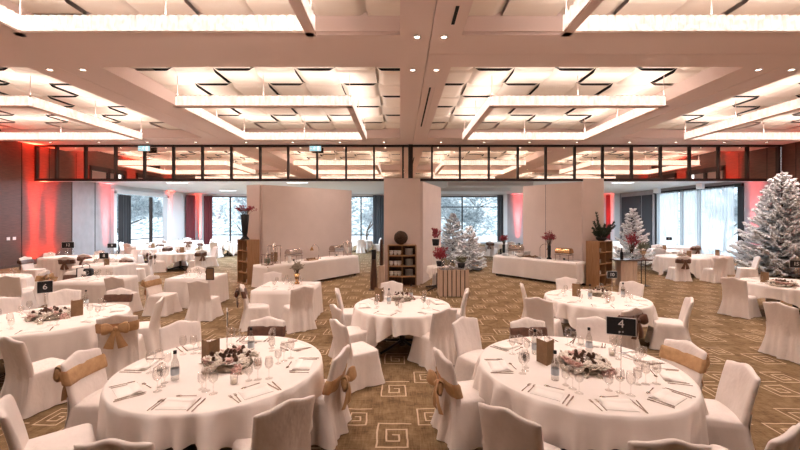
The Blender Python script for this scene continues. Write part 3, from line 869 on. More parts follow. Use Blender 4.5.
table_square('Q2', 12.95, 15.7, 1.0, 1.0, 'square table before the sheer curtain')
table_round('Q3', 12.6, 18.3, .9, 'second table before the sheer curtain', seed=20)
table_round('Q4', 15.0, 20.6, .9, 'table under the sheer curtain', seed=21)
table_round('Q5', 13.9, 24.0, .9, 'table by the dark doors', seed=22)

for a in ((112, 437, 'T1'), (4, 399, 'T1'), (80, 351, 'T1', 'gold'), (180, 321, 'T1'), (268, 317, 'T1', 'dark'), (343, 347, 'T1', 'gold', 280), (287, 399, 'T1'),
          (671, 437, 'T2'), (507, 407, 'T2'), (441, 350, 'T2', 'gold', 75), (464, 317, 'T2'), (527, 318, 'T2', 'dark'), (596, 317, 'T2'), (686, 341, 'T2', 'gold'), (744, 364, 'T2'), (791, 425, 'T2'),
          (337, 288, 'T3', 'plain', 82), (335, 304, 'T3', 'plain', 60), (337, 319, 'T3', 'plain', 55), (392, 281, 'T3', 'plain', 190), (467, 288, 'T3', 'plain', 280), (446, 308, 'T3', 'plain', 325),
          (566, 277, 'T4'), (632, 281, 'T4'), (522, 283, 'T4', 'plain', 106), (538, 297, 'T4', 'plain', 40), (633, 307, 'T4', 'dark', 335), (690, 297, 'T4', 'plain', 298),
          (65, 289, 'T5'), (120, 288, 'T5', 'dark'), (161, 297, 'T5', 'plain', 250), (117, 314, 'T5', 'gold', 335), (9, 336, 'T5', 'plain', 20), (2, 297, 'T5'),
          (733, 277, 'T6', 'plain', 65), (779, 302, 'T6', 'plain', 80),
          (45, 270, 'P1', 'gold', 250), (7, 275.5, 'P1', 'plain', 345),
          (273, 271.5, 'S1', 'plain', 180), (242, 284, 'S1', 'dark', 70), (303, 286, 'S1', 'plain', 325),
          (197, 266.5, 'S2', 'plain', 180), (198, 280, 'S2', 'plain', 0), (151, 275, 'S2', 'gold', 95),
          (113, 276.5, 'S3', 'plain', 5), (76, 270, 'S3', 'dark', 170),
          (25, 256.5, 'P3', 'dark', 85), (50, 252, 'P3', 'plain', 185), (66, 256.5, 'P3', 'dark', 350),
          (100, 250.5, 'P2', 'plain', 190), (126, 257, 'P5', 'dark', 15), (150, 250.5, 'P4', 'dark', 60),
          (684, 256, 'Q1', 'dark', 5), (722, 257, 'Q2', 'plain', 355), (758, 256, 'Q2', 'plain', 298)):
    o = seat(*a)
    if a[:2] in ((343, 347), (441, 350)):               # these two sashes have slipped lower down the back
        for ch in o.children:
            if ch.name.startswith('sash'): ch.location = (0, .034, -.15)
def ring(table, spec, off=.62):
    T = TABLES[table]
    for (ang, kind) in spec:
        a = radians(ang); seat_xy(T['x'] + sin(a) * (T['R'] + off), T['y'] + cos(a) * (T['R'] + off), table, kind, ang + 180)
ring('P4', ((40, 'plain'), (120, 'dark'), (330, 'plain'))); ring('P5', ((60, 'dark'), (150, 'plain'))); ring('P6', ((20, 'plain'), (180, 'dark')))
ring('F1', ((185, 'plain'), (230, 'dark'), (100, 'plain'), (10, 'plain'))); ring('F2', ((150, 'dark'), (210, 'plain'), (80, 'plain'), (330, 'plain')))
ring('F3', ((130, 'dark'), (190, 'plain'), (60, 'plain'), (260, 'plain'))); ring('F4', ((120, 'dark'), (180, 'plain'), (50, 'plain'), (330, 'plain')))
ring('F5', ((170, 'plain'), (80, 'plain'), (250, 'plain'))); ring('F6', ((170, 'plain'), (220, 'dark'), (110, 'plain'), (280, 'plain')))
ring('Q3', ((215, 'plain'), (270, 'plain'), (30, 'plain'), (330, 'plain'))); ring('Q4', ((180, 'dark'), (240, 'plain'), (30, 'plain'))); ring('Q5', ((230, 'plain'), (180, 'plain'), (310, 'plain')))

rnd = random.Random(11)
for a in (180, 225, 270, 315, 0, 45, 90, 137): setting('T1', a, True, rnd=rnd)
for a in (184, 222, 270, 318, 354, 33, 75, 108, 147): setting('T2', a, True, rnd=rnd)
for t, angs in (('T3', (20, 75, 140, 205, 262, 320)), ('T4', (0, 50, 100, 150, 200, 250, 300)), ('T5', (10, 55, 100, 150, 195, 245, 300)), ('T6', (170, 215, 260, 305, 350)), ('P1', (60, 110, 160, 210))):
    for a in angs: setting(t, a, False, rnd=rnd)
for t in ('S1', 'S2', 'S3', 'P2'):
    for a in (0, 90, 180, 270): setting(t, a, False, r=TABLES[t]['R'] - .14, rnd=rnd)
def far_glasses(t, angs):
    T = TABLES[t]
    for a in angs:
        ca, sa = cos(radians(90 - a)), sin(radians(90 - a)); r = T['R'] * .66
        put('wine', flat(wine_mb, 'wine_glass', M['glass']), (T['x'] + ca * r, T['y'] + sa * r, .7525), 0, uniq('wine glass at the %s place of the %s' % (clock(ca, sa), T['n'])), 'wine glass', 'wine glasses on the ' + T['n'])
        put('napkin', flat(napkin_mb, 'folded_napkin', M['napkin']), (T['x'] + ca * r * 1.2, T['y'] + sa * r * 1.2, .7525), radians(180 - a), uniq('folded white napkin at the %s place of the %s' % (clock(ca, sa), T['n'])), 'napkin', 'folded napkins on the ' + T['n'])
for t in ('P3', 'P6', 'P4', 'P5', 'F1', 'F2', 'F3', 'F4', 'F5', 'F6', 'Q1', 'Q2', 'Q3', 'Q4', 'Q5'): far_glasses(t, (30, 120, 210, 300))

# ------------------------------------------------------------------ centrepieces
def onto(px, py, z=.7525): x, y = at(px, py, z); return (x, y, z)
def n_of(t): return TABLES[t]['n']
def mid(t, dx=0., dy=0.): return (TABLES[t]['x'] + dx, TABLES[t]['y'] + dy, .7525)
put('fa', arrangement(1, 54, 18, .25), onto(231, 365), 0, 'wide wreath of pale flowers and pine cones on the table opposite sign four', 'flower arrangement', 'flower wreaths')
put('fb', arrangement(2, 48, 17, .225), onto(584, 368), 0, 'wreath of pale flowers and pine cones on the table with sign four', 'flower arrangement', 'flower wreaths')
put('fc', arrangement(3, 36, 8, .20, True), onto(402, 300), 0, 'flower wreath with a few crimson blossoms on the table before the plate shelf', 'flower arrangement', 'flower wreaths')
put('fa', None, onto(50, 318), .8, 'wreath of pale flowers and pine cones on the table with sign six', 'flower arrangement', 'flower wreaths')
put('fd', arrangement(4, 26, 10, .17), onto(600, 296), 0, 'small wreath mostly of pine cones on the table with sign ten', 'flower arrangement', 'flower wreaths')
put('fb', None, onto(782, 286), .4, 'flower wreath on the table by the biggest snowy tree', 'flower arrangement', 'flower wreaths')
for t in ('P4', 'F3', 'F4', 'Q1', 'Q3', 'F1'):
    put('fd', None, mid(t), .3, 'small flower wreath on the ' + n_of(t), 'flower arrangement', 'flower wreaths')
for (px, py, t, rz, d) in ((209, 366, 'T1', 1.9, ''), (547, 366, 'T2', 1.35, ''), (381, 302, 'T3', 1.9, ''), (71, 317, 'T5', 1.57, ''), (580, 297, 'T4', 1.7, ''), (769, 283, 'T6', 1.6, '')):
    put('menu', menu, onto(px, py), rz, 'standing brown kraft menu folder on the ' + n_of(t), 'menu', 'kraft menu folders')
for t in ('P2', 'P4', 'F4', 'Q1', 'Q2', 'Q3', 'S2'):
    if t != 'S2': put('menu', None, mid(t, .15, -.25), 1.6, 'standing brown menu folder on the ' + n_of(t), 'menu', 'kraft menu folders')
for (px, py, t, d) in ((175, 380, 'T1', 'black capped water bottle at the nine thirty side'), (251, 352, 'T1', 'black capped water bottle behind the wreath'), (555, 380, 'T2', 'labelled water bottle in front of the menu folder'),
                       (535, 354, 'T2', 'water bottle behind the menu folder'), (589, 352, 'T2', 'water bottle behind the wreath'), (411, 299, 'T3', 'water bottle beside the wreath'), (389, 304, 'T3', 'water bottle next to the menu folder'),
                       (86, 306, 'T5', 'water bottle beyond the menu folder'), (590, 299, 'T4', 'water bottle beside the menu folder'), (623, 297, 'T4', 'water bottle beside the sign')):
    put('bottle', bottle, onto(px, py), 0, d + ' on the ' + n_of(t), 'bottle', 'water bottles')
for (px, py, t, d) in ((234, 384, 'T1', 'in front of the wreath'), (213, 372, 'T1', 'beside the wreath'), (612, 356, 'T2', 'behind the wreath'), (397, 306, 'T3', 'in front of the wreath'), (424, 301, 'T3', 'beside the wreath'), (608, 303, 'T4', 'in front of the wreath'), (40, 325, 'T5', 'in front of the wreath'), (60, 312, 'T5', 'behind the wreath'), (776, 284, 'T6', 'beside the wreath')):
    put('votive', votive, onto(px, py), 0, 'clear glass candle cup %s on the %s' % (d, n_of(t)), 'candle', 'glass candle cups')
SG = 'table number signs'
tag(numbersign('4', True, .50, .255, .175)(), 'black table sign reading 4 on a thin chrome stand', 'sign', SG).location = onto(621, 378); bpy.data.objects['table_number_sign'].rotation_euler = (0, 0, -.42)
def sign(num, px, py, rz, lab, small=True, **k):
    o = numbersign(num, small, **k)(); o.location = onto(px, py); o.rotation_euler = (0, 0, rz); tag(o, lab, 'sign', SG)
sign('5', 227, 364, 2.0, 'black table sign turned edge on, on a thin rod above the pale wreath', h=.50, w=.2, hh=.15)
sign('6', 45, 311, .75, 'square black table sign reading 6 beside the wreath', False, h=.40, w=.2, hh=.2)
sign('10', 612, 292.5, -.15, 'black table sign reading 10 before the oak shelf', False, h=.37, w=.2, hh=.15)
sign('8', 104, 266, .3, 'small black table sign reading 8 behind the black bag', False, h=.33, w=.26, hh=.2)
sign('15', 796, 284, -.2, 'black table sign at the foot of the biggest snowy tree', False, h=.47, w=.26, hh=.18)
sign('12', 68, 258, .2, 'wide black table sign reading 12 before the grey panel', False, h=.5, w=.42, hh=.24)
sign('9', 112, 254, .3, 'black table sign before the pink uplit grey wall', False, h=.36, w=.34, hh=.2)
sign('20', 669, 248.5, 0, 'black table sign reading 20 before the sheer curtain', False, h=.5, w=.3, hh=.16)

# ------------------------------------------------------------------ objects on the small tables
def bag():
    r = thing('handbag'); MB().box((0, 0, .10), (.30, .12, .20), bev=.03).build('bag_body', M['black'], r)
    MB().tube([(-.09, 0, .19), (-.08, 0, .29), (0, 0, .33), (.08, 0, .29), (.09, 0, .19)], .009, 6).build('handle', M['black'], r); return r
o = bag(); o.location = onto(86, 276); o.rotation_euler = (0, 0, .3); tag(o, 'black handbag lying on the square white table', 'bag')
def folder():
    r = thing('standing_card'); MB().box((0, .03, .12), (.012, .22, .24)).build('card', M['black'], r); MB().box((.02, .03, .12), (.006, .2, .22)).build('sheet', M['signwhite'], r); return r
o = folder(); o.location = onto(79, 277); tag(o, 'black upright card next to the black handbag', 'card')
def picture():
    r = thing('picture_card'); f = MB()
    f.box((0, 0, .15), (.20, .02, .30)); f.build('frame', M['darkwood'], r); MB().box((0, -.012, .15), (.16, .004, .25)).build('card', M['kraft'], r)
    MB().box((0, .06, .10), (.02, .12, .015)).build('stay', M['darkwood'], r); return r
o = picture(); o.location = onto(210, 280); tag(o, 'dark framed picture card standing on a square table', 'picture')
def tallvase(h, r0, r1, m, red, seed, spread, up):
    def f():
        rnd = random.Random(seed); r = thing('branch_vase')
        MB().lathe([(r0 * 1.2, 0), (r0 * 1.2, .02), (r0, .05), (r0 * .55, .15 * h), (r0 * .75, .3 * h), (r1, h), (r1 * .93, h), (r1 * .85, h * .93), (0, h * .92)], 20).build('vase', m, r)
        st = MB(); fl = MB()
        for i in range(26):
            a = rnd.uniform(0, 6.28); q = rnd.uniform(.25, 1.); p0 = Vector((rnd.uniform(-.4, .4) * r1, rnd.uniform(-.4, .4) * r1, h * .93)); p1 = Vector((spread * q * cos(a), spread * q * sin(a), h + up * (1.05 - .55 * q) * rnd.uniform(.7, 1.)))
            pm = (p0 + p1) / 2 + Vector((0, 0, up * .12)); st.tube([p0, pm, p1], [.006, .005, .003], 4)
            for k in range(11):
                t = .35 + .65 * k / 10; p = pm.lerp(p1, t * 1.5 - .5) if t > .33 else p0
                d = Vector((rnd.uniform(-1, 1), rnd.uniform(-1, 1), rnd.uniform(-.5, 1))) * .075
                fl.spindle(p, p + d, .014)
        st.build('branches', M['twig'], r); fl.build('blossom', red, r)['label'] = 'crimson blossom'
        return r
    return f

o = tallvase(.24, .05, .07, M['gold'], M['driedleaf'], 33, .13, .30)(); o.location = onto(297, 284); tag(o, 'small brassy vase of dried sprigs on the square table', 'vase')
# oak shelf units
def shelf(w, d, h, cols, rows, m, back=True):
    r = thing('shelf_unit'); t = .03
    for x in (-w / 2 + t / 2, w / 2 - t / 2): MB().box((x, 0, h / 2), (t, d, h), bev=.004).build('side_panel', M[m], r)
    for k in range(rows + 1):
        MB().box((0, 0, t / 2 + (h - t) * k / rows), (w - 2 * t - .002, d - .004, t)).build('shelf_board', M[m], r)
    for c in range(1, cols): MB().box((-w / 2 + w * c / cols, 0, h / 2), (t * .8, d - .012, h - 2 * t - .002)).build('divider', M[m], r)
    MB().box((0, d / 2 - .006, h / 2), (w - 2 * t - .004, .010, h - 2 * t)).build('back_panel', M['darkwood'], r)
    return r
def stack(kind, n, base, step, rz, mtxo, lab, grp, mb, m, cat):
    for k in range(n):
        x, y, z = mtxo @ Vector((base[0], base[1], base[2] + step * k))
        pos = ('lowest', 'second', 'third', 'fourth', 'fifth', 'sixth', 'seventh', 'eighth', 'ninth')[k] if k < n - 1 else 'topmost'
        put(kind, flat(mb, cat.replace(' ', '_'), m), (x, y, z), 0, uniq(pos + ' ' + lab), cat, grp)
def bowl_mb(): return MB().lathe([(0, .004), (.030, .004), (.034, .0), (.036, .008), (.060, .05), (.068, .095), (.064, .095), (.056, .05), (.03, .013), (0, .012)], 18, cap=False)
def dplate_mb(): return MB().lathe([(0, .003), (.07, .003), (.072, .0), (.10, .008), (.135, .016), (.136, .019), (.10, .012), (0, .008)], 24, cap=False)
# centre unit under the twig ball
cs = shelf(.95, .38, 1.41, 2, 4, 'oak'); cs.location = (.07, 12.62, 0); tag(cs, 'oak shelf unit of plates and bowls before the central white partition', 'shelf')
mm = Matrix.Translation((.07, 12.62, 0))
row = lambda k: .03 + (1.41 - .03) * k / 4
for k, nm in ((3, 'top'), (2, 'second'), (1, 'third')):
    for q, (bx, side) in enumerate(((-.36, 'outer'), (-.22, 'middle'), (-.09, 'inner'))):
        stack('bowl', 2, (bx, -.03, row(k)), .055, 0, mm, 'bowl of the %s stack on the %s row of the central shelf' % (side, nm), 'white bowls on the central shelf', bowl_mb, M['white'], 'bowl')
    stack('dplate', 9, (.23, -.02, row(k)), .024, 0, mm, 'plate of the stack on the %s row of the central shelf' % nm, 'white plates on the central shelf', dplate_mb, M['white'], 'plate')
def twigball():
    rnd = random.Random(2); mb = MB(); R = .23
    mb.ball((0, 0, R), R * .88, 20, 14)
    for i in range(170):
        a = rnd.uniform(0, 6.28); z = rnd.uniform(-1, 1); n = Vector((sqrt(1 - z * z) * cos(a), sqrt(1 - z * z) * sin(a), z)); u = n.orthogonal().normalized(); u.rotate(Matrix.Rotation(rnd.uniform(0, 6.28), 3, n))
        pts = [(n * cos(t) + u * sin(t)) * R * rnd.uniform(.95, 1.0) + Vector((0, 0, R)) for t in (-.7, -.35, 0, .35, .7)]
        mb.tube(pts, .008, 4)
    return mb
o = twigball().build('twig_ball', M['twig']); o.location = (.03, 12.62, 1.412); tag(o, 'dark woven twig ball on top of the central oak shelf', 'decorative ball')
# timber posts with candles
def post(r0, r1, h, m):
    r = thing('candle_post'); MB().box((0, 0, .012), (r0 * 2.4, r0 * 2.4, .024)).build('base', M[m], r)
    MB().lathe([(r0, .024), (r0 * .95, h * .5), (r1, h - .03), (r1 * 1.25, h - .02), (r1 * 1.25, h), (0, h)], 10, smooth=False).build('post', M[m], r); return r
o = post(.115, .075, .98, 'darkwood'); o.location = (-.84, 12.1, 0); tag(o, 'dark tapered wooden post carrying a black candle', 'post')
MBc = lambda rr, h, m, nm: MB().lathe([(rr, 0), (rr, h - .01), (rr * .9, h), (0, h - .005)], 14).tube([(0, 0, h - .01), (0, 0, h + .03)], .004, 5).build(nm, m)
o = MBc(.075, .30, M['black'], 'pillar_candle'); o.location = (-.84, 12.1, .982); tag(o, 'thick black candle on the dark wooden post', 'candle')
def pedestal(w, h, m, nm='pedestal'):
    r = thing(nm); MB().box((0, 0, h / 2), (w, w, h - .04), bev=.004).build('body', M[m], r); MB().box((0, 0, h - .01), (w + .03, w + .03, .02)).build('top', M[m], r); MB().box((0, 0, .01), (w + .02, w + .02, .02)).build('base', M[m], r); return r
o = pedestal(.20, .76, 'slat'); o.location = (-.60, 12.25, 0); tag(o, 'pale wooden pedestal beside the central shelf', 'pedestal')
o = MB().lathe([(.05, 0), (.065, .10), (.062, .45), (.045, .78), (.05, .84), (.042, .84), (.035, .78), (0, .7)], 16).build('floor_vase', M['darkwood']); o.location = (-.60, 12.25, .7605); tag(o, 'slim dark brown vase standing on the pale pedestal', 'vase')
# unit with the black cone vase
def place_shelf(corner, end, h, d, cols, rows, label):
    dx, dy = end[0] - corner[0], end[1] - corner[1]; w = hypot(dx, dy); rz = atan2(dy, dx)
    return w, rz
rz = atan2(12.94 - 13.45, -5.25 + 5.80)
o = shelf(.78, .44, 1.545, 2, 4, 'oak'); cxy = (-5.525 + .15, 13.195 + .165); o.location = (*cxy, 0); o.rotation_euler = (0, 0, rz); tag(o, 'oak shelf unit carrying the black cone vase', 'shelf')
mm = Matrix.Translation((*cxy, 0)) @ Matrix.Rotation(rz, 4, 'Z'); row2 = lambda k: .031 + (1.545 - .03) * k / 4
for k, nm in ((3, 'top'), (2, 'second'), (1, 'third'), (0, 'bottom')):
    stack('dplate', 5, (.17, 0, row2(k)), .024, 0, mm, 'plate of the stack on the %s row under the black cone vase' % nm, 'white plates in the oak shelf', dplate_mb, M['white'], 'plate')
o = tallvase(.88, .13, .145, M['black'], M['red'], 3, .66, .36)(); o.location = (cxy[0] - .08, cxy[1] - .10, 1.546); tag(o, 'tall black cone vase of crimson branches on the oak shelf', 'vase')
# unit with the fir branches
rz = atan2(.6, .8); c2 = (6.55 + .40 * .95 - .6 * .22, 12.4 + .30 * .95 + .8 * .22)
o = shelf(.95, .44, 1.53, 2, 4, 'oak'); o.location = (*c2, 0); o.rotation_euler = (0, 0, rz); tag(o, 'oak shelf unit carrying the dark fir branches', 'shelf')
mm = Matrix.Translation((*c2, 0)) @ Matrix.Rotation(rz, 4, 'Z')
for k, nm in ((3, 'top'), (2, 'second'), (1, 'third')):
    stack('bowl', 2, (.22, -.04, row2(k) - .002 * k), .055, 0, mm, 'bowl on the %s row under the fir branches' % nm, 'white bowls in the fir topped shelf', bowl_mb, M['white'], 'bowl')
    stack('dplate', 5, (-.22, -.02, row2(k) - .002 * k), .024, 0, mm, 'plate of the stack on the %s row under the fir branches' % nm, 'white plates in the fir topped shelf', dplate_mb, M['white'], 'plate')
def firbranches():
    rnd = random.Random(8); r = thing('fir_branch_bowl')
    MB().lathe([(.10, 0), (.16, .05), (.18, .12), (.16, .12), (0, .09)], 18).build('bowl', M['black'], r)
    mb = MB(); st = MB()
    tips = [(-.16, 0, .92), (-.26, .05, .42), (.42, .0, .62), (.30, .1, .50), (.1, -.05, .55), (-.05, .1, .60), (.2, -.12, .40), (-.3, -.08, .28), (.34, .12, .28), (.05, .05, .40), (-.12, -.1, .5), (.25, .02, .3), (-.2, .08, .62), (.47, .05, .50)]
    for tp in tips:
        p0 = Vector((tp[0] * .1, tp[1] * .1, .08)); p1 = Vector(tp); st.tube([p0, p1], [.008, .003], 4)
        for k in range(26):
            t = .2 + .8 * k / 25; p = p0.lerp(p1, t)
            for q in range(5):
                d = Vector((rnd.uniform(-1, 1), rnd.uniform(-1, 1), rnd.uniform(-.6, 1))).normalized() * .10 * (1.15 - .6 * t) + (p1 - p0).normalized() * .04
                mb.spindle(p, p + d, .010)
    st.build('branch', M['bark'], r); mb.build('needles', M['fir'], r); return r
o = firbranches(); o.location = (c2[0] + .0, c2[1] - .13, 1.531); tag(o, 'dark green fir branches in a bowl on the oak shelf', 'plant')

# ------------------------------------------------------------------ buffets
def buffet(key, p, q, d, h, name, label, back):
    """cloth from p to q along its front, depth d towards back (+1/-1)"""
    dx, dy = q[0] - p[0], q[1] - p[1]; L = hypot(dx, dy); rz = atan2(dy, dx); n = (-dy / L * back, dx / L * back)
    c = ((p[0] + q[0]) / 2 + n[0] * d / 2, (p[1] + q[1]) / 2 + n[1] * d / 2)
    o = table_square(key, c[0], c[1], L, d, name, rz, h, 'buffet_table_cloth', label, .09, 'tablecloth', None)
    TABLES[key].update(h=h, rz=rz, L=L, d=d, back=back)
    t = thing('buffet_table', (c[0], c[1], 0), rz); MB().box((0, 0, h - .02), (L - .02, d - .02, .03)).build('table_top', M['oak'], t)
    for sx in (-1, 1):
        for sy in (-1, 1): MB().box((sx * (L / 2 - .12), sy * (d / 2 - .1), (h - .04) / 2), (.05, .05, h - .04)).build('leg', M['darkmetal'], t)
    tag(t, 'long table under the cloth, the ' + name, 'table')
buffet('BL', (-4.10, 11.68), (-1.66, 15.2), .80, .79, 'dispenser buffet', 'white cloth of the long buffet with the drink dispensers', 1)
buffet('BR', (3.74, 15.2), (5.85, 12.5), .80, .80, 'chafing dish buffet', 'white cloth of the long buffet with the crimson branch vase', 1)
def on_buffet(key, u, v, dz=.003):
    """u along the table 0..1 from its first end, v 0 front .. 1 back"""
    T = TABLES[key]; lx = (u - .5) * T['L']; ly = (v - .5) * T['d'] * T['back']
    return (T['x'] + lx * cos(T['rz']) - ly * sin(T['rz']), T['y'] + lx * sin(T['rz']) + ly * cos(T['rz']), T['h'] + dz)
def chafer(lid=M['steel'], open_=0.):
    def f():
        r = thing('chafing_dish'); fr = MB()
        for x in (-.24, .24):
            for y in (-.15, .15): MB().tube([(x, y, 0), (x, y, .20)], .012, 6).build('leg', M['steel'], r)
        fr.box((0, 0, .20), (.54, .36, .02)); fr.build('frame', M['steel'], r); MB().box((0, 0, .235), (.50, .32, .06), bev=.015).build('pan', M['chrome'], r)
        MB().lathe([(.035, .0), (.035, .05), (0, .05)], 12, (.0, 0, .02)).build('burner', M['black'], r)
        def lidf(u, v):
            a = pi * u; return ((v - .5) * .52 * (1 - .0 * abs(v - .5)), -.165 * cos(a), .268 + .17 * sin(a))
        l = MB().grid(lambda u, v: lidf(u, v), 14, 6)
        for s in (-1, 1):
            n = 15; vs = [(s * .26, -.165 * cos(pi * i / 14), .268 + .17 * sin(pi * i / 14)) for i in range(15)]
            l.add(vs, [tuple(range(15)) if s > 0 else tuple(range(14, -1, -1))])
        lo = l.build('roll_top_lid', lid, r); MB().tube([(-.10, -.15, .38), (-.10, -.185, .40), (.10, -.185, .40), (.10, -.15, .38)], .010, 6).build('lid_handle', M['gold'], lo)
        return r
    return f
def dispenser(h, w, fill):
    def f():
        r = thing('drink_dispenser'); k = MB()
        for x in (-1, 1):
            for y in (-1, 1): k.tube([(x * w * .5, y * w * .5, 0), (x * w * .5, y * w * .5, h * .95)], .016, 6)
        for z in (.02, h * .95): k.box((0, 0, z), (w * 1.1, w * 1.1, .02))
        k.build('stand_frame', M['steel'], r)
        MB().lathe([(0, .06), (w * .40, .06), (w * .42, .08), (w * .42, h * .84), (w * .30, h * .90)], 20, cap=False).build('glass_jar', M['glass'], r)
        MB().lathe([(0, .07), (w * .38, .07), (w * .38, h * .6), (0, h * .6)], 18, cap=False).build('filling', fill, r)
        MB().lathe([(w * .36, h * .96), (w * .2, h * 1.03), (.03, h * 1.06), (.02, h * 1.12), (0, h * 1.13)], 16).build('lid', M['steel'], r)
        MB().tube([(0, -w * .4, .11), (0, -w * .62, .11), (0, -w * .64, .07)], .012, 6).build('tap', M['chrome'], r); return r
    return f
def heatlamp():
    r = thing('food_lamp'); MB().lathe([(.09, 0), (.09, .02), (.02, .03), (0, .03)], 18).build('base', M['steel'], r)
    MB().tube([(0, 0, .02), (0, 0, .36), (-.03, 0, .44), (-.10, 0, .50), (-.20, 0, .53), (-.30, 0, .50), (-.34, 0, .44)], .009, 6).build('arm', M['steel'], r)
    MB().lathe([(.02, .0), (.035, -.03), (.075, -.12), (.070, -.12), (.03, -.03), (0, -.01)], 16, (-.34, 0, .44)).build('shade', M['gold'], r); return r
def ontop(kind, builder, key, u, v, label, cat, grp=None, rz=0.):
    return put(kind, builder, on_buffet(key, u, v), TABLES[key]['rz'] + rz, label, cat, grp)
ontop('disp1', dispenser(.62, .28, M['kraft']), 'BL', .14, .60, 'tallest glass drink dispenser at the near end of the buffet', 'drink dispenser', 'drink dispensers')
ontop('disp2', dispenser(.36, .24, M['leaf']), 'BL', .045, .35, 'low glass dispenser at the end of the buffet beside the oak shelf', 'drink dispenser', 'drink dispensers')
ontop('disp3', dispenser(.52, .24, M['white']), 'BL', .965, .60, 'slim ornate dispenser at the far end of the buffet', 'drink dispenser', 'drink dispensers')
ontop('chaf', chafer(), 'BL', .33, .62, 'steel chafing dish next to the tallest dispenser', 'chafing dish', 'chafing dishes'); ontop('chaf', None, 'BL', .82, .60, 'steel roll top chafing dish next to the slim ornate dispenser', 'chafing dish', 'chafing dishes')
ontop('hl', heatlamp, 'BL', .60, .60, 'curved steel food lamp standing between the two chafing dishes', 'lamp')
def tray(): 
    r = thing('wooden_tray'); MB().box((0, 0, .015), (.46, .28, .03), bev=.008).build('board', M['oak'], r)
    for i in range(5): MB().ball((-.16 + .08 * i, .02 * (i % 2), .055), (.045, .06, .03), 10, 6).build('bread_roll', M['bread'], r)
    return r
ontop('tray', tray, 'BL', .47, .35, 'wooden tray of bread rolls on the dispenser buffet', 'tray')
ontop('jug', flat(lambda: MB().lathe([(.05, 0), (.065, .06), (.05, .16), (.06, .22), (.055, .22), (.045, .16), (0, .02)], 16), 'cream_jug', M['white']), 'BL', .24, .3, 'small white jug beside the tallest dispenser', 'jug')
# chafing dish buffet (u runs from the far end)
ontop('chaf', None, 'BR', .22, .62, 'steel chafing dish at the far end beside the blossom vases', 'chafing dish', 'chafing dishes')
ontop('chafg', chafer(M['gold']), 'BR', .80, .60, 'brassy chafing dish at the near end beside the crimson branch vase', 'chafing dish', 'chafing dishes')
ontop('rv', tallvase(.50, .075, .06, M['black'], M['red'], 12, .26, .62), 'BR', .64, .55, 'black vase of crimson branches on the chafing dish buffet', 'vase', None)
ontop('rv2', tallvase(.42, .07, .06, M['black'], M['red'], 14, .20, .50), 'BR', .06, .55, 'dark blossom vase at the far corner of the chafing dish buffet', 'vase', None)
def bpl(k, u, v, n):
    for i in range(n):
        put('dplate', None, on_buffet('BR', u, v, .003 + .024 * i), 0, uniq('%s plate of the %s on the chafing dish buffet' % (('lowest', 'second', 'third', 'fourth', 'fifth', 'sixth', 'seventh', 'eighth', 'ninth')[i] if i < n - 1 else 'topmost', k)), 'plate', 'plates on the chafing dish buffet')
bpl('taller stack', .36, .65, 9); bpl('low stack', .12, .3, 4); bpl('short stack', .55, .3, 3)
def driftwood():
    rnd = random.Random(4); mb = MB()
    for i in range(7):
        a = rnd.uniform(-.3, .3); x = -.25 + .08 * i
        mb.tube([(x - .22, .05 * sin(i), .03), (x, rnd.uniform(-.06, .06), .05 + .02 * (i % 3)), (x + .2, rnd.uniform(-.08, .08), .03)], [.015, .028, .012], 6)
    return mb
o = driftwood().build('driftwood_board', M['bread']); o.location = on_buffet('BR', .46, .3, .002); o.rotation_euler = (0, 0, TABLES['BR']['rz']); tag(o, 'brown driftwood board lying on the chafing dish buffet', 'board')
ontop('bb', flat(lambda: MB().lathe([(.05, 0), (.12, .05), (.16, .14), (.15, .14), (.11, .05), (0, .02)], 20), 'serving_bowl', M['white']), 'BR', .32, .28, 'white serving bowl before the taller plate stack', 'bowl')
ontop('hl2', heatlamp, 'BR', .50, .78, 'curved steel food lamp on the chafing dish buffet', 'lamp', None, pi)

# ------------------------------------------------------------------ plank bar, pedestals, console by the aisle
def crate():
    r = thing('plank_bar'); w, d, h = .88, .50, .81
    for s in (-1, 1):
        n = 7
        for i in range(n): MB().box((-w / 2 + w * (i + .5) / n, s * d / 2, h / 2), (w / n - .030, .022, h - .03), bev=.004).build('plank', M['slat'], r)
    for s in (-1, 1):
        for i in range(4): MB().box((s * (w / 2 - .012), -d / 2 + d * (i + .5) / 4, h / 2), (.022, d / 4 - .016, h - .03)).build('plank', M['slat'], r)
    MB().box((0, 0, h / 2 - .01), (w - .06, d - .05, h - .06)).build('inner_box', M['darkwood'], r)
    MB().box((0, 0, h - .008), (w + .01, d + .03, .016)).build('glass_top', M['glass'], r)
    return r
o = crate(); cr = (1.57, 11.2); o.location = (*cr, 0); tag(o, 'upright plank bar counter with dark gaps beside the central partition', 'counter')
def pot(r0, h, seed, m, hh, sp, n=70):
    def f():
        rnd = random.Random(seed); r = thing('flower_pot'); MB().lathe([(r0 * .8, 0), (r0, h), (r0 * .9, h), (0, h * .9)], 18).build('pot', M['black'], r)
        mb = MB()
        for i in range(n):
            a = rnd.uniform(0, 6.28); p = Vector((rnd.uniform(-.5, .5) * r0, rnd.uniform(-.5, .5) * r0, h * .9)); q = Vector((sp * cos(a) * rnd.random(), sp * sin(a) * rnd.random(), h + hh * rnd.uniform(.3, 1)))
            mb.spindle(p.lerp(q, .4), q, .012); 
            for k in range(3): mb.spindle(q, q + Vector((rnd.uniform(-1, 1), rnd.uniform(-1, 1), rnd.uniform(-.3, 1))) * .07, .018)
        mb.build('blossom', m, r); return r
    return f
for (lx, ly, kind, b, lab) in ((.26, .05, 'pot2', pot(.12, .14, 2, M['leaf'], .16, .18), 'black pot of dull green sprigs on the plank bar'),):
    put(kind, b, (cr[0] + lx, cr[1] + ly, .819), 0, lab, 'plant')
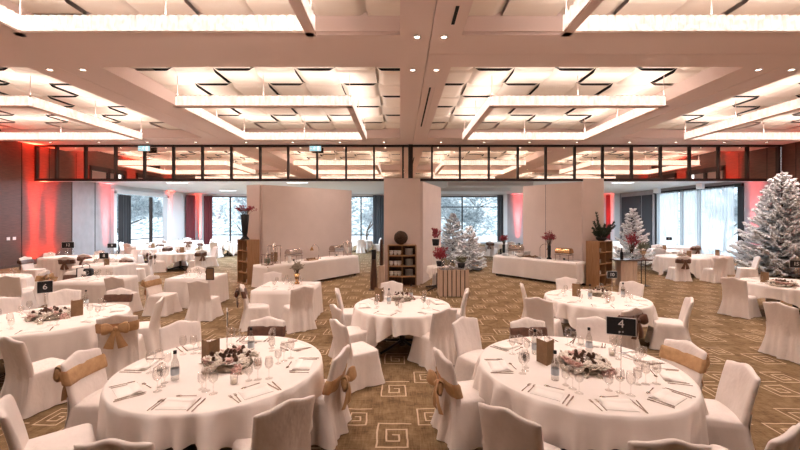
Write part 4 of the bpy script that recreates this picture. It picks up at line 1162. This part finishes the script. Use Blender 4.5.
for i, (lx, ly, h) in enumerate(((-.12, -.1, .18), (.0, .08, .24), (-.28, .06, .20))):
    o = MB().lathe([(0, .004), (.045, .004), (.05, .01), (.05, h), (.047, h), (.046, .014), (0, .012)], 16, cap=False).build('glass_cylinder', M['glass']); o.location = (cr[0] + lx, cr[1] + ly, .819)
    tag(o, 'clear glass cylinder vase on the plank bar, ' + ('shortest', 'tallest', 'at the end')[i], 'vase', 'glass cylinders on the plank bar')
table_round('CT', 1.22, 12.15, .34, 'small lace draped table behind the plank bar', L=1.0, seed=31)
put('pot1', pot(.14, .16, 3, M['red'], .42, .26, 90), (1.30, 12.1, .7545), 0, 'black pot of crimson blossom on the small draped table', 'plant')
o = pedestal(.22, 1.36, 'white', 'plinth'); o.location = (1.22, 12.85, 0); tag(o, 'tall white plinth against the receding partition', 'pedestal')
put('pot3', pot(.13, .22, 5, M['red'], .34, .16, 60), (1.22, 12.85, 1.3605), 0, 'black cube pot of dark red sprigs on the tall white plinth', 'plant')
def console():
    r = thing('console_table'); MB().box((0, 0, .88), (1.24, .42, .035), bev=.005).build('table_top', M['darkwood'], r)
    for i in range(4): MB().box((-.30 + .14 * i - .05, 0, .43), (.13, .34, .86), bev=.01).build('timber_leg', M['slat'], r)
    for x in (.30, .44): MB().tube([(x, -.12, .86), (x, -.12, .02)], .013, 6).build('steel_leg', M['darkmetal'], r)
    MB().box((.37, -.08, .01), (.34, .34, .02)).build('foot_plate', M['steel'], r); return r
o = console(); o.location = (7.85, 12.85, 0); tag(o, 'console table on timber blocks beside the oak shelf', 'table')
o = MB().lathe([(.05, 0), (.05, .22), (.02, .28), (.018, .40), (0, .40)], 14).build('black_bottle', M['black']); o.location = (7.50, 12.75, .8985); tag(o, 'slim black bottle on the console table', 'bottle')
put('poin', tallvase(.22, .09, .10, M['glass'], M['red'], 22, .30, .80), (7.90, 12.85, .8985), 0, 'glass vase of crimson flowers on the console table', 'vase')
def silver(): 
    r = thing('silver_vase'); MB().lathe([(.07, 0), (.09, .02), (.03, .08), (.10, .26), (.13, .36), (.12, .36), (0, .2)], 18).build('vase', M['chrome'], r)
    rn = random.Random(3); mb = MB()
    for i in range(70):
        a = rn.uniform(0, 6.28); q = .26 * rn.random(); mb.spindle((0, 0, .3), (q * cos(a), q * sin(a), .42 + .2 * rn.random()), .02)
    mb.build('sprigs', M['leaf'], r); return r
put('silver', silver, (8.28, 12.85, .8985), 0, 'silver vase of pale sprigs at the end of the console table', 'vase')

# ------------------------------------------------------------------ snowy trees
def fir(h, rad, seed, mname, tiers=17, per=9, z0=.35, tw=.034):
    rnd = random.Random(seed); r = thing('snowy_fir')
    MB().tube([(0, 0, 0), (0, 0, h * .5), (0, 0, h * .97)], [.05 * h / 3, .035 * h / 3, .008], 8).build('trunk', M['bark'], r)
    MB().lathe([(.22 * h / 4, 0), (.26 * h / 4, .28 * h / 4), (.22 * h / 4, .28 * h / 4), (0, .2 * h / 4)], 18).build('pot', M['darkwood'], r)
    mb = MB()
    for t in range(tiers):
        f = t / (tiers - 1); z = z0 + (h * .95 - z0) * f ** .95; L = rad * (1 - f) ** .80 + .07 * h / 4
        n = max(5, int(per * (1 - .5 * f)))
        for i in range(n):
            a = 2 * pi * (i + rnd.random() * .7) / n + t * .9; l = L * rnd.uniform(.66, 1.12); c, s = cos(a), sin(a); zz = z + rnd.uniform(-.5, .5) * h * .9 / tiers
            pts = [Vector((c * l * q, s * l * q, zz - .20 * l * sin(q * 2.0) + .20 * l * q * q + .30 * f * l * q)) for q in (0, .25, .5, .75, 1)]
            m_ = max(5, int(l / .07))
            mb.tube(pts, [.016, .013, .011, .008, .004], 4)
            for k in range(1, m_ + 1):
                q = .18 + .82 * k / m_; j = min(3, int(q * 4)); p = pts[j].lerp(pts[j + 1], q * 4 - j)
                w = (.24 * l * (1.08 - q) + .10) * rnd.uniform(.75, 1.2)
                for sd in (-1, 1):
                    d = Vector((c * .8 - sd * s * .75, s * .8 + sd * c * .75, rnd.uniform(-.28, .12))) * w
                    mb.spindle(p, p + d, tw * rnd.uniform(.8, 1.2)); e = p + d * .55
                    mb.spindle(e, e + Vector((c * 1.0 + sd * s * .3, s * 1.0 - sd * c * .3, rnd.uniform(-.2, .15))) * w * .5, tw * .9)
                mb.spindle(p, p + Vector((c * .6, s * .6, rnd.uniform(.05, .5))) * .15, tw)
            mb.spindle(pts[4] - Vector((c, s, 0)) * .05, pts[4] + Vector((c * .13, s * .13, .05)), tw)
    for k in range(5):
        a = 2 * pi * k / 5; mb.spindle((0, 0, h * .91), (.15 * cos(a), .15 * sin(a), h * .93 + .03), tw * .9)
    mb.spindle((0, 0, h * .88), (0, 0, h), tw)
    mb.build('crown', M[mname], r); return r
o = fir(4.25, 1.62, 1, 'snowfir', 25, 15, .25, .05); o.location = (15.5, 15.3, 0); tag(o, 'biggest snowy fir tree, beside the dark wall end', 'tree', 'flocked fir trees')
o = fir(2.75, .82, 2, 'snowfir_heavy', 17, 10); o.location = (10.5, 17.0, 0); tag(o, 'white flocked fir behind the console table with crimson flowers', 'tree', 'flocked fir trees')
o = fir(1.95, .72, 3, 'snowfir', 14, 10, .2); o.location = (3.05, 16.6, 0); tag(o, 'small snowy fir standing nearest behind the plank bar', 'tree', 'flocked fir trees')
o = fir(2.6, .80, 4, 'snowfir_heavy', 16, 10); o.location = (2.72, 19.4, 0); tag(o, 'taller pale fir behind the small snowy fir by the plank bar', 'tree', 'flocked fir trees')

# ------------------------------------------------------------------ curtains, signs, fittings
def curtain(name, p, q, z0, z1, m, folds, amp, label, cat='curtain', grp=None):
    dx, dy = q[0] - p[0], q[1] - p[1]; L = hypot(dx, dy); n = (-dy / L, dx / L)
    def fn(u, v):
        k = amp * (sin(u * folds * 2 * pi) + .35 * sin(u * folds * 4.6 * pi + 1)) * (.8 + .2 * v)
        return (p[0] + dx * u + n[0] * k, p[1] + dy * u + n[1] * k, z1 + (z0 - z1) * v)
    r = thing(name, (0, 0, 0))
    MB().grid(fn, int(folds * 12), 4).build('fabric', m, r)
    MB().tube([(p[0], p[1], z1 + .02), (q[0], q[1], z1 + .02)], .02, 6).build('curtain_rail', M['darkmetal'], r)
    return tag(r, label, cat, grp)
W = XL + .22
curtain('curtain', (W, 23.75), (W, 24.85), .02, 3.75, M['curtain_black'], 5, .05, 'charcoal curtain inside the white framed window')
curtain('curtain', (W, 31.3), (W, 32.6), .02, 4.2, M['curtain_red'], 6, .06, 'wine red curtain before the white pier')
curtain('curtain', (-17.05, YB - .25), (-16.3, YB - .25), .02, 4.2, M['curtain_red'], 4, .06, 'wine red curtain at the edge of the long back window')
curtain('curtain', (-2.35, YB - .25), (-1.35, YB - .25), .02, 4.25, M['curtain_grey'], 6, .06, 'grey curtain behind the twig ball shelf')
curtain('curtain', (8.45, YB - .25), (9.0, YB - .25), .02, 4.25, M['curtain_grey'], 4, .06, 'grey curtain beside the pale pier and pink lit wall')
curtain('curtain', (17.9, YB - .25), (18.25, YB - .25), .02, 4.25, M['curtain_red'], 3, .05, 'narrow wine red curtain beside the oak shelf fir branches')
curtain('curtain', (XR - .16, 21.0), (XR - .16, 25.1), .03, 4.1, M['sheer'], 17, .05, 'white sheer curtain over the window, wide half nearer the pink wall')
curtain('curtain', (XR - .16, 25.2), (XR - .16, 27.4), .03, 4.1, M['sheer'], 9, .05, 'white sheer curtain over the window, narrow half by the dark doors')
def exitsign():
    r = thing('exit_sign'); MB().box((0, 0, -.22), (.60, .05, .27), bev=.01).build('housing', M['steel'], r)
    f = MB().box((0, -.029, -.22), (.56, .006, .24)).build('sign_face', M['exit'], r)
    a = MB()                                                        # running figure, door and arrow
    a.ball((-.03, -.034, -.135), (.018, .003, .018), 10, 6)
    for pts in (((-.03, -.155), (-.05, -.225)), ((-.045, -.17), (-.09, -.185), (-.10, -.22)), ((-.03, -.165), (.005, -.195), (.035, -.185)), ((-.05, -.22), (-.015, -.255), (-.03, -.31)), ((-.05, -.225), (-.085, -.26), (-.13, -.265))):
        a.tube([(x, -.034, z) for x, z in pts], .010, 5)
    a.box((.14, -.034, -.22), (.10, .003, .19)).tube([(-.25, -.034, -.22), (-.16, -.034, -.22)], .008, 5).prism([(0, 0), (0, 0), (0, 0)], 0, 0) if False else a.box((.14, -.034, -.22), (.10, .003, .19)).box((-.20, -.034, -.22), (.09, .003, .02))
    a.add([(-.27, -.035, -.22), (-.225, -.035, -.19), (-.225, -.035, -.25)], [(0, 2, 1)])
    a.build('escape_symbol', M['exitmark'], f)
    for x in (-.2, .2): MB().tube([(x, 0, -.09), (x, 0, 0)], .008, 5).build('hanger', M['steel'], r)
    return r
put('exit', exitsign, (-12.45, 18.36, CE), 0, 'pale turquoise exit sign before the mirrors, nearer the red uplit wall', 'exit sign', 'exit signs')
put('exit', exitsign, (-4.12, 18.36, CE), 0, 'pale turquoise exit sign before the mirrors, above the buffet partition', 'exit sign', 'exit signs')
def speaker():
    r = thing('ceiling_speaker'); MB().box((0, 0, -.20), (.36, .30, .32), bev=.02).build('cabinet', M['white'], r); MB().tube([(0, 0, 0), (0, 0, -.05)], .03, 8).build('bracket', M['white'], r); return r
put('spk', speaker, (XR - .8, 26.4, BC), .5, 'white speaker box on the ceiling by the sheer curtain, near the dark doors', 'speaker', 'white speaker boxes'); put('spk', speaker, (XR - .8, 22.6, BC), .5, 'white speaker box on the ceiling by the sheer curtain, near the pink wall', 'speaker', 'white speaker boxes')
def switch(): 
    r = thing('light_switch'); MB().box((0, 0, 0), (.012, .14, .14), bev=.003).build('plate', M['white'], r); MB().box((.008, 0, 0), (.006, .06, .08)).build('rocker', M['white'], r); return r
put('sw', switch, (XL + .007, 17.55, 1.35), 0, 'white wall switch on the walnut wall, closer to the red uplight', 'switch', 'wall switches'); put('sw', switch, (XL + .007, 17.28, 1.35), 0, 'white wall switch on the walnut wall, further from the red uplight', 'switch', 'wall switches')

# ------------------------------------------------------------------ uplights
RED = (1., .060, .030); PINK = (1., .12, .12)
def uplight_body():
    r = thing('floor_uplight'); MB().lathe([(.08, 0), (.08, .14), (.065, .14), (.06, .11), (0, .11)], 16).build('can', M['black'], r); MB().lathe([(0, .118), (.058, .118)], 16, cap=False).build('lens', M['redlens'], r); return r
M['redlens'] = mat('red_led_lens', (.6, .05, .05), .3, emit=(1, .06, .05), estr=3.)
def up(x, y, nx, ny, e, col, lab, hmax=4.2):
    """a three-lens floor uplight washing the wall that lies nx, ny from it"""
    put('up', uplight_body, (x, y, 0), 0, lab, 'uplight', 'red floor uplights')
    g = hypot(nx, ny)
    for (h, half) in ((.9, 24.), (1.8, 15.), (2.9, 10.5), (hmax, 8.)):
        d = Vector((nx, ny, h)); light('uplight_beam', 'SPOT', (x, y, .16), e * d.length ** 3 / g, col, d.to_track_quat('-Z', 'Y').to_euler(), spot_size=radians(2 * half), spot_blend=.9, shadow_soft_size=.04)
    if col is RED and y < 20:
        light('uplight_beam', 'SPOT', (x, y, .16), e * 3.2, col, Vector((nx * 3, ny * 3, 2.6)).to_track_quat('-Z', 'Y').to_euler(), spot_size=radians(110), spot_blend=1., shadow_soft_size=.04)
up(XL + .42, 18.52, -.42, 0, 100, RED, 'red floor uplight at the walnut wall below the transom end', 5.2)
up(XL + .42, 19.35, -.42, 0, 85, RED, 'red floor uplight at the walnut wall just beyond the transom', 3.6)
up(XL + .42, 23.0, -.42, .0, 36, PINK, 'red floor uplight on the grey wall before the white framed window', 3.6)
up(XL + .42, 29.25, -.42, 0, 40, RED, 'red floor uplight on the pale wall beyond the white framed window', 3.6)
up(-17.35, YB - .75, 0, .45, 40, RED, 'red floor uplight at the wine red curtains', 3.6)
up(10.3, YB - .45, 0, .45, 60, PINK, 'red floor uplight on the back wall between curtain and buffet partition', 3.6)
up(18.0, YB - .75, .0, .45, 40, RED, 'red floor uplight at the narrow wine red curtain', 3.6)
up(XR - .42, 19.9, .42, 0, 45, PINK, 'red floor uplight on the grey wall before the biggest snowy tree', 3.6)
for (X, s) in ((XL, 1), (XR, -1)):
    for yy in (12.05, 8.2, 15.9):
        up(X + s * .42, yy, -s * .42, 0, 90, RED, '%s red floor uplight along the walnut wall %s' % ('middle' if yy == 12.05 else ('first' if yy == 8.2 else 'last'), 'at the dark wall end' if s > 0 else 'beside the biggest snowy tree'), 5.2)

# ------------------------------------------------------------------ winter garden outside
def hillf(u, v):
    x = -60 + 120 * u; y = YB + .35 + 55 * v
    return (x, y, -.25 + 21 * max(0, v - .12) ** 1.1 + .35 * noise.noise((x * .15, y * .15, 0)) * min(1, v * 6))
struct('ground', MB().grid(lambda u, v: hillf(u, v * .16), 60, 10), M['snow'])
struct('hill', MB().grid(lambda u, v: hillf(u, .16 + v * .84), 60, 26), M['slope'])
struct('ground', MB().grid(lambda u, v: (-60 + (60 + XL - .35) * u, 4 + (YB - 3.6) * v, -.25 + 4.5 * max(0, .75 - u) ** 1.5), 20, 20), M['snow'])
struct('ground', MB().grid(lambda u, v: (XR + .35 + 42 * u, 4 + (YB - 3.6) * v, -.25 + 4.5 * max(0, u - .25) ** 1.5), 20, 20), M['snow'])
def baretree(h, seed):
    def f():
        rnd = random.Random(seed); r = thing('frosted_tree'); tr = MB(); tw = MB()
        def grow(p, d, l, rad, lev):
            q = p + d * l; mid_ = (p + q) / 2 + Vector((rnd.uniform(-1, 1), rnd.uniform(-1, 1), 0)) * l * .06
            (tr if lev < 2 else tw).tube([p, mid_, q], [rad, rad * .8, rad * .6], 5 if lev < 2 else 4, cap=False)
            if lev >= 4:
                for k in range(6):
                    e = (d + Vector((rnd.uniform(-1, 1), rnd.uniform(-1, 1), rnd.uniform(-.7, .6))) * .9).normalized(); tw.spindle(q, q + e * l * .9, .03)
                return
            for k in range(4 if lev < 3 else 5):
                e = (d * .8 + Vector((rnd.uniform(-1, 1), rnd.uniform(-1, 1), rnd.uniform(-.35, .6)))).normalized(); grow(q if k else mid_, e, l * rnd.uniform(.62, .8), rad * .55, lev + 1)
        grow(Vector((0, 0, -.3)), Vector((0, 0, 1)), h * .30, .13, 0)
        tr.build('trunk', M['bark'], r); tw.build('frosted_twigs', M['branchsnow'], r); return r
    return f
spec = [(-15.5, 38, 'long back window, first from the wine red curtain'), (-12.6, 42, 'long back window, second from the wine red curtain'), (-9.8, 38.5, 'long back window, third from the wine red curtain'), (-6.8, 43, 'long back window, behind the buffet partition'),
        (-3.4, 39, 'long back window, beside the grey curtain'), (2.6, 41, 'back window, behind the taller pale fir'), (5.0, 38, 'back window, behind the window mullion'), (7.6, 40, 'back window, beside the pink lit wall'), (9.5, 46, 'back window, furthest up the slope'), (4.0, 47, 'back window, high on the slope behind the mullion'), (-2.0, 48, 'long back window, high on the slope'), (-14.2, 46, 'long back window, high on the slope by the curtain'), (-11.0, 36, 'long back window, close to the glass'), (6.4, 51, 'back window, top of the slope'), (2.9, 37.6, 'back window, close to the glass behind the firs')]
for i, (x, y, d) in enumerate(spec):
    v = (y - YB - .35) / 55
    o = put('bt%d' % (i % 3), baretree((6.5, 5.2, 7.2)[i % 3], 40 + i % 3), (x, y, -.25 + 21 * max(0, v - .12) ** 1.1), i * 1.3, 'frosted tree outside the ' + d, 'tree', 'frosted trees outside')
for i, (x, y, d) in enumerate(((-22.5, 27, 'nearer the charcoal curtain'), (-24, 31.5, 'further along'), (-27, 36.5, 'furthest'), (-21.5, 29.5, 'close to the glass'), (-25, 34.5, 'behind the middle'))):
    put('bt%d' % (i % 3), None, (x, y, .0), i * 2.1 + .5, 'frosted tree outside the white framed window, ' + d, 'tree', 'frosted trees outside')
for i, (x, y, d) in enumerate(((24, 24.5, 'behind its middle'), (25, 29, 'toward the dark doors'))):
    put('bt%d' % (i % 3), None, (x, y, .0), i * 2.1 + .9, 'frosted tree outside the sheer curtained window, ' + d, 'tree', 'frosted trees outside')

# ------------------------------------------------------------------ light
w = bpy.data.worlds.new('overcast'); scene.world = w; w.use_nodes = True
bg = w.node_tree.nodes['Background']; bg.inputs[0].default_value = (.86, .94, 1.0, 1); bg.inputs[1].default_value = 2.7
def down(x, y, e, ang=120, col=WARM, z=CE - .06, blend=.7):
    light('downlight_beam', 'SPOT', (x, y, z), e, col, (0, 0, 0), spot_size=radians(ang), spot_blend=blend, shadow_soft_size=.09)
for (x, y) in spots[:4]: down(x, y, 130, 100)
for (x, y) in ((-8.5, 9.15), (-7.7, 9.15), (8.7, 9.15), (9.5, 9.15)): down(x, y, 260, 110)
for x in (-16.6, -14.3, -12.0, -9.7, -7.3, -5.1, -2.85, -.75, 1.95, 4.0, 6.15, 8.4, 10.9, 13.1, 15.4, 17.4): down(x, 17.9, 120, 110)
# added fill panels on the far room's ceiling, to make it brighter and cooler
def fill_panel():
    r = thing('added_fill_panel'); MB().box((0, 0, -.02), (1.24, .34, .04), bev=.006).build('frame', M['white'], r); MB().box((0, 0, -.043), (1.16, .26, .006)).build('diffuser', M['coolfill'], r); return r
M['coolfill'] = mat('cool_fill_glow', (1, 1, 1), .5, emit=(.78, .90, 1.), estr=4.)
for i, (x, y, d) in enumerate(((-13, 22, 'toward the white framed window'), (-6, 22, 'behind the buffet partition'), (13, 22, 'toward the sheer curtain'), (-6, 28.5, 'further back behind the buffet partition'), (-13, 28.5, 'toward the wine red curtain'), (13, 28.5, 'toward the dark doors'))):
    light('fill_panel_beam', 'AREA', (x, y, BC - .06), 700, (.70, .86, 1.), (0, 0, 0), shape='RECTANGLE', size=1.16, size_y=.26)
    put('fillp', fill_panel, (x, y, BC), 0, 'added ceiling fill panel of the far room ' + d, 'ceiling light', 'added fill panels of the far room')

# ------------------------------------------------------------------ camera and view
cam = bpy.data.cameras.new('camera'); co = bpy.data.objects.new('camera', cam); COL.objects.link(co)
co.location = (0, 0, CH); co.rotation_euler = (pi / 2, 0, 0)
cam.sensor_width = 36.; cam.lens = PF * 36. / 800.; cam.shift_y = -(225. - PY) / 800.; cam.clip_start = .05; cam.clip_end = 300
scene.camera = co
scene.view_settings.view_transform = 'Standard'; scene.view_settings.look = 'None'; scene.view_settings.gamma = 1.; scene.view_settings.use_curve_mapping = False
scene.view_settings.exposure = 0.12
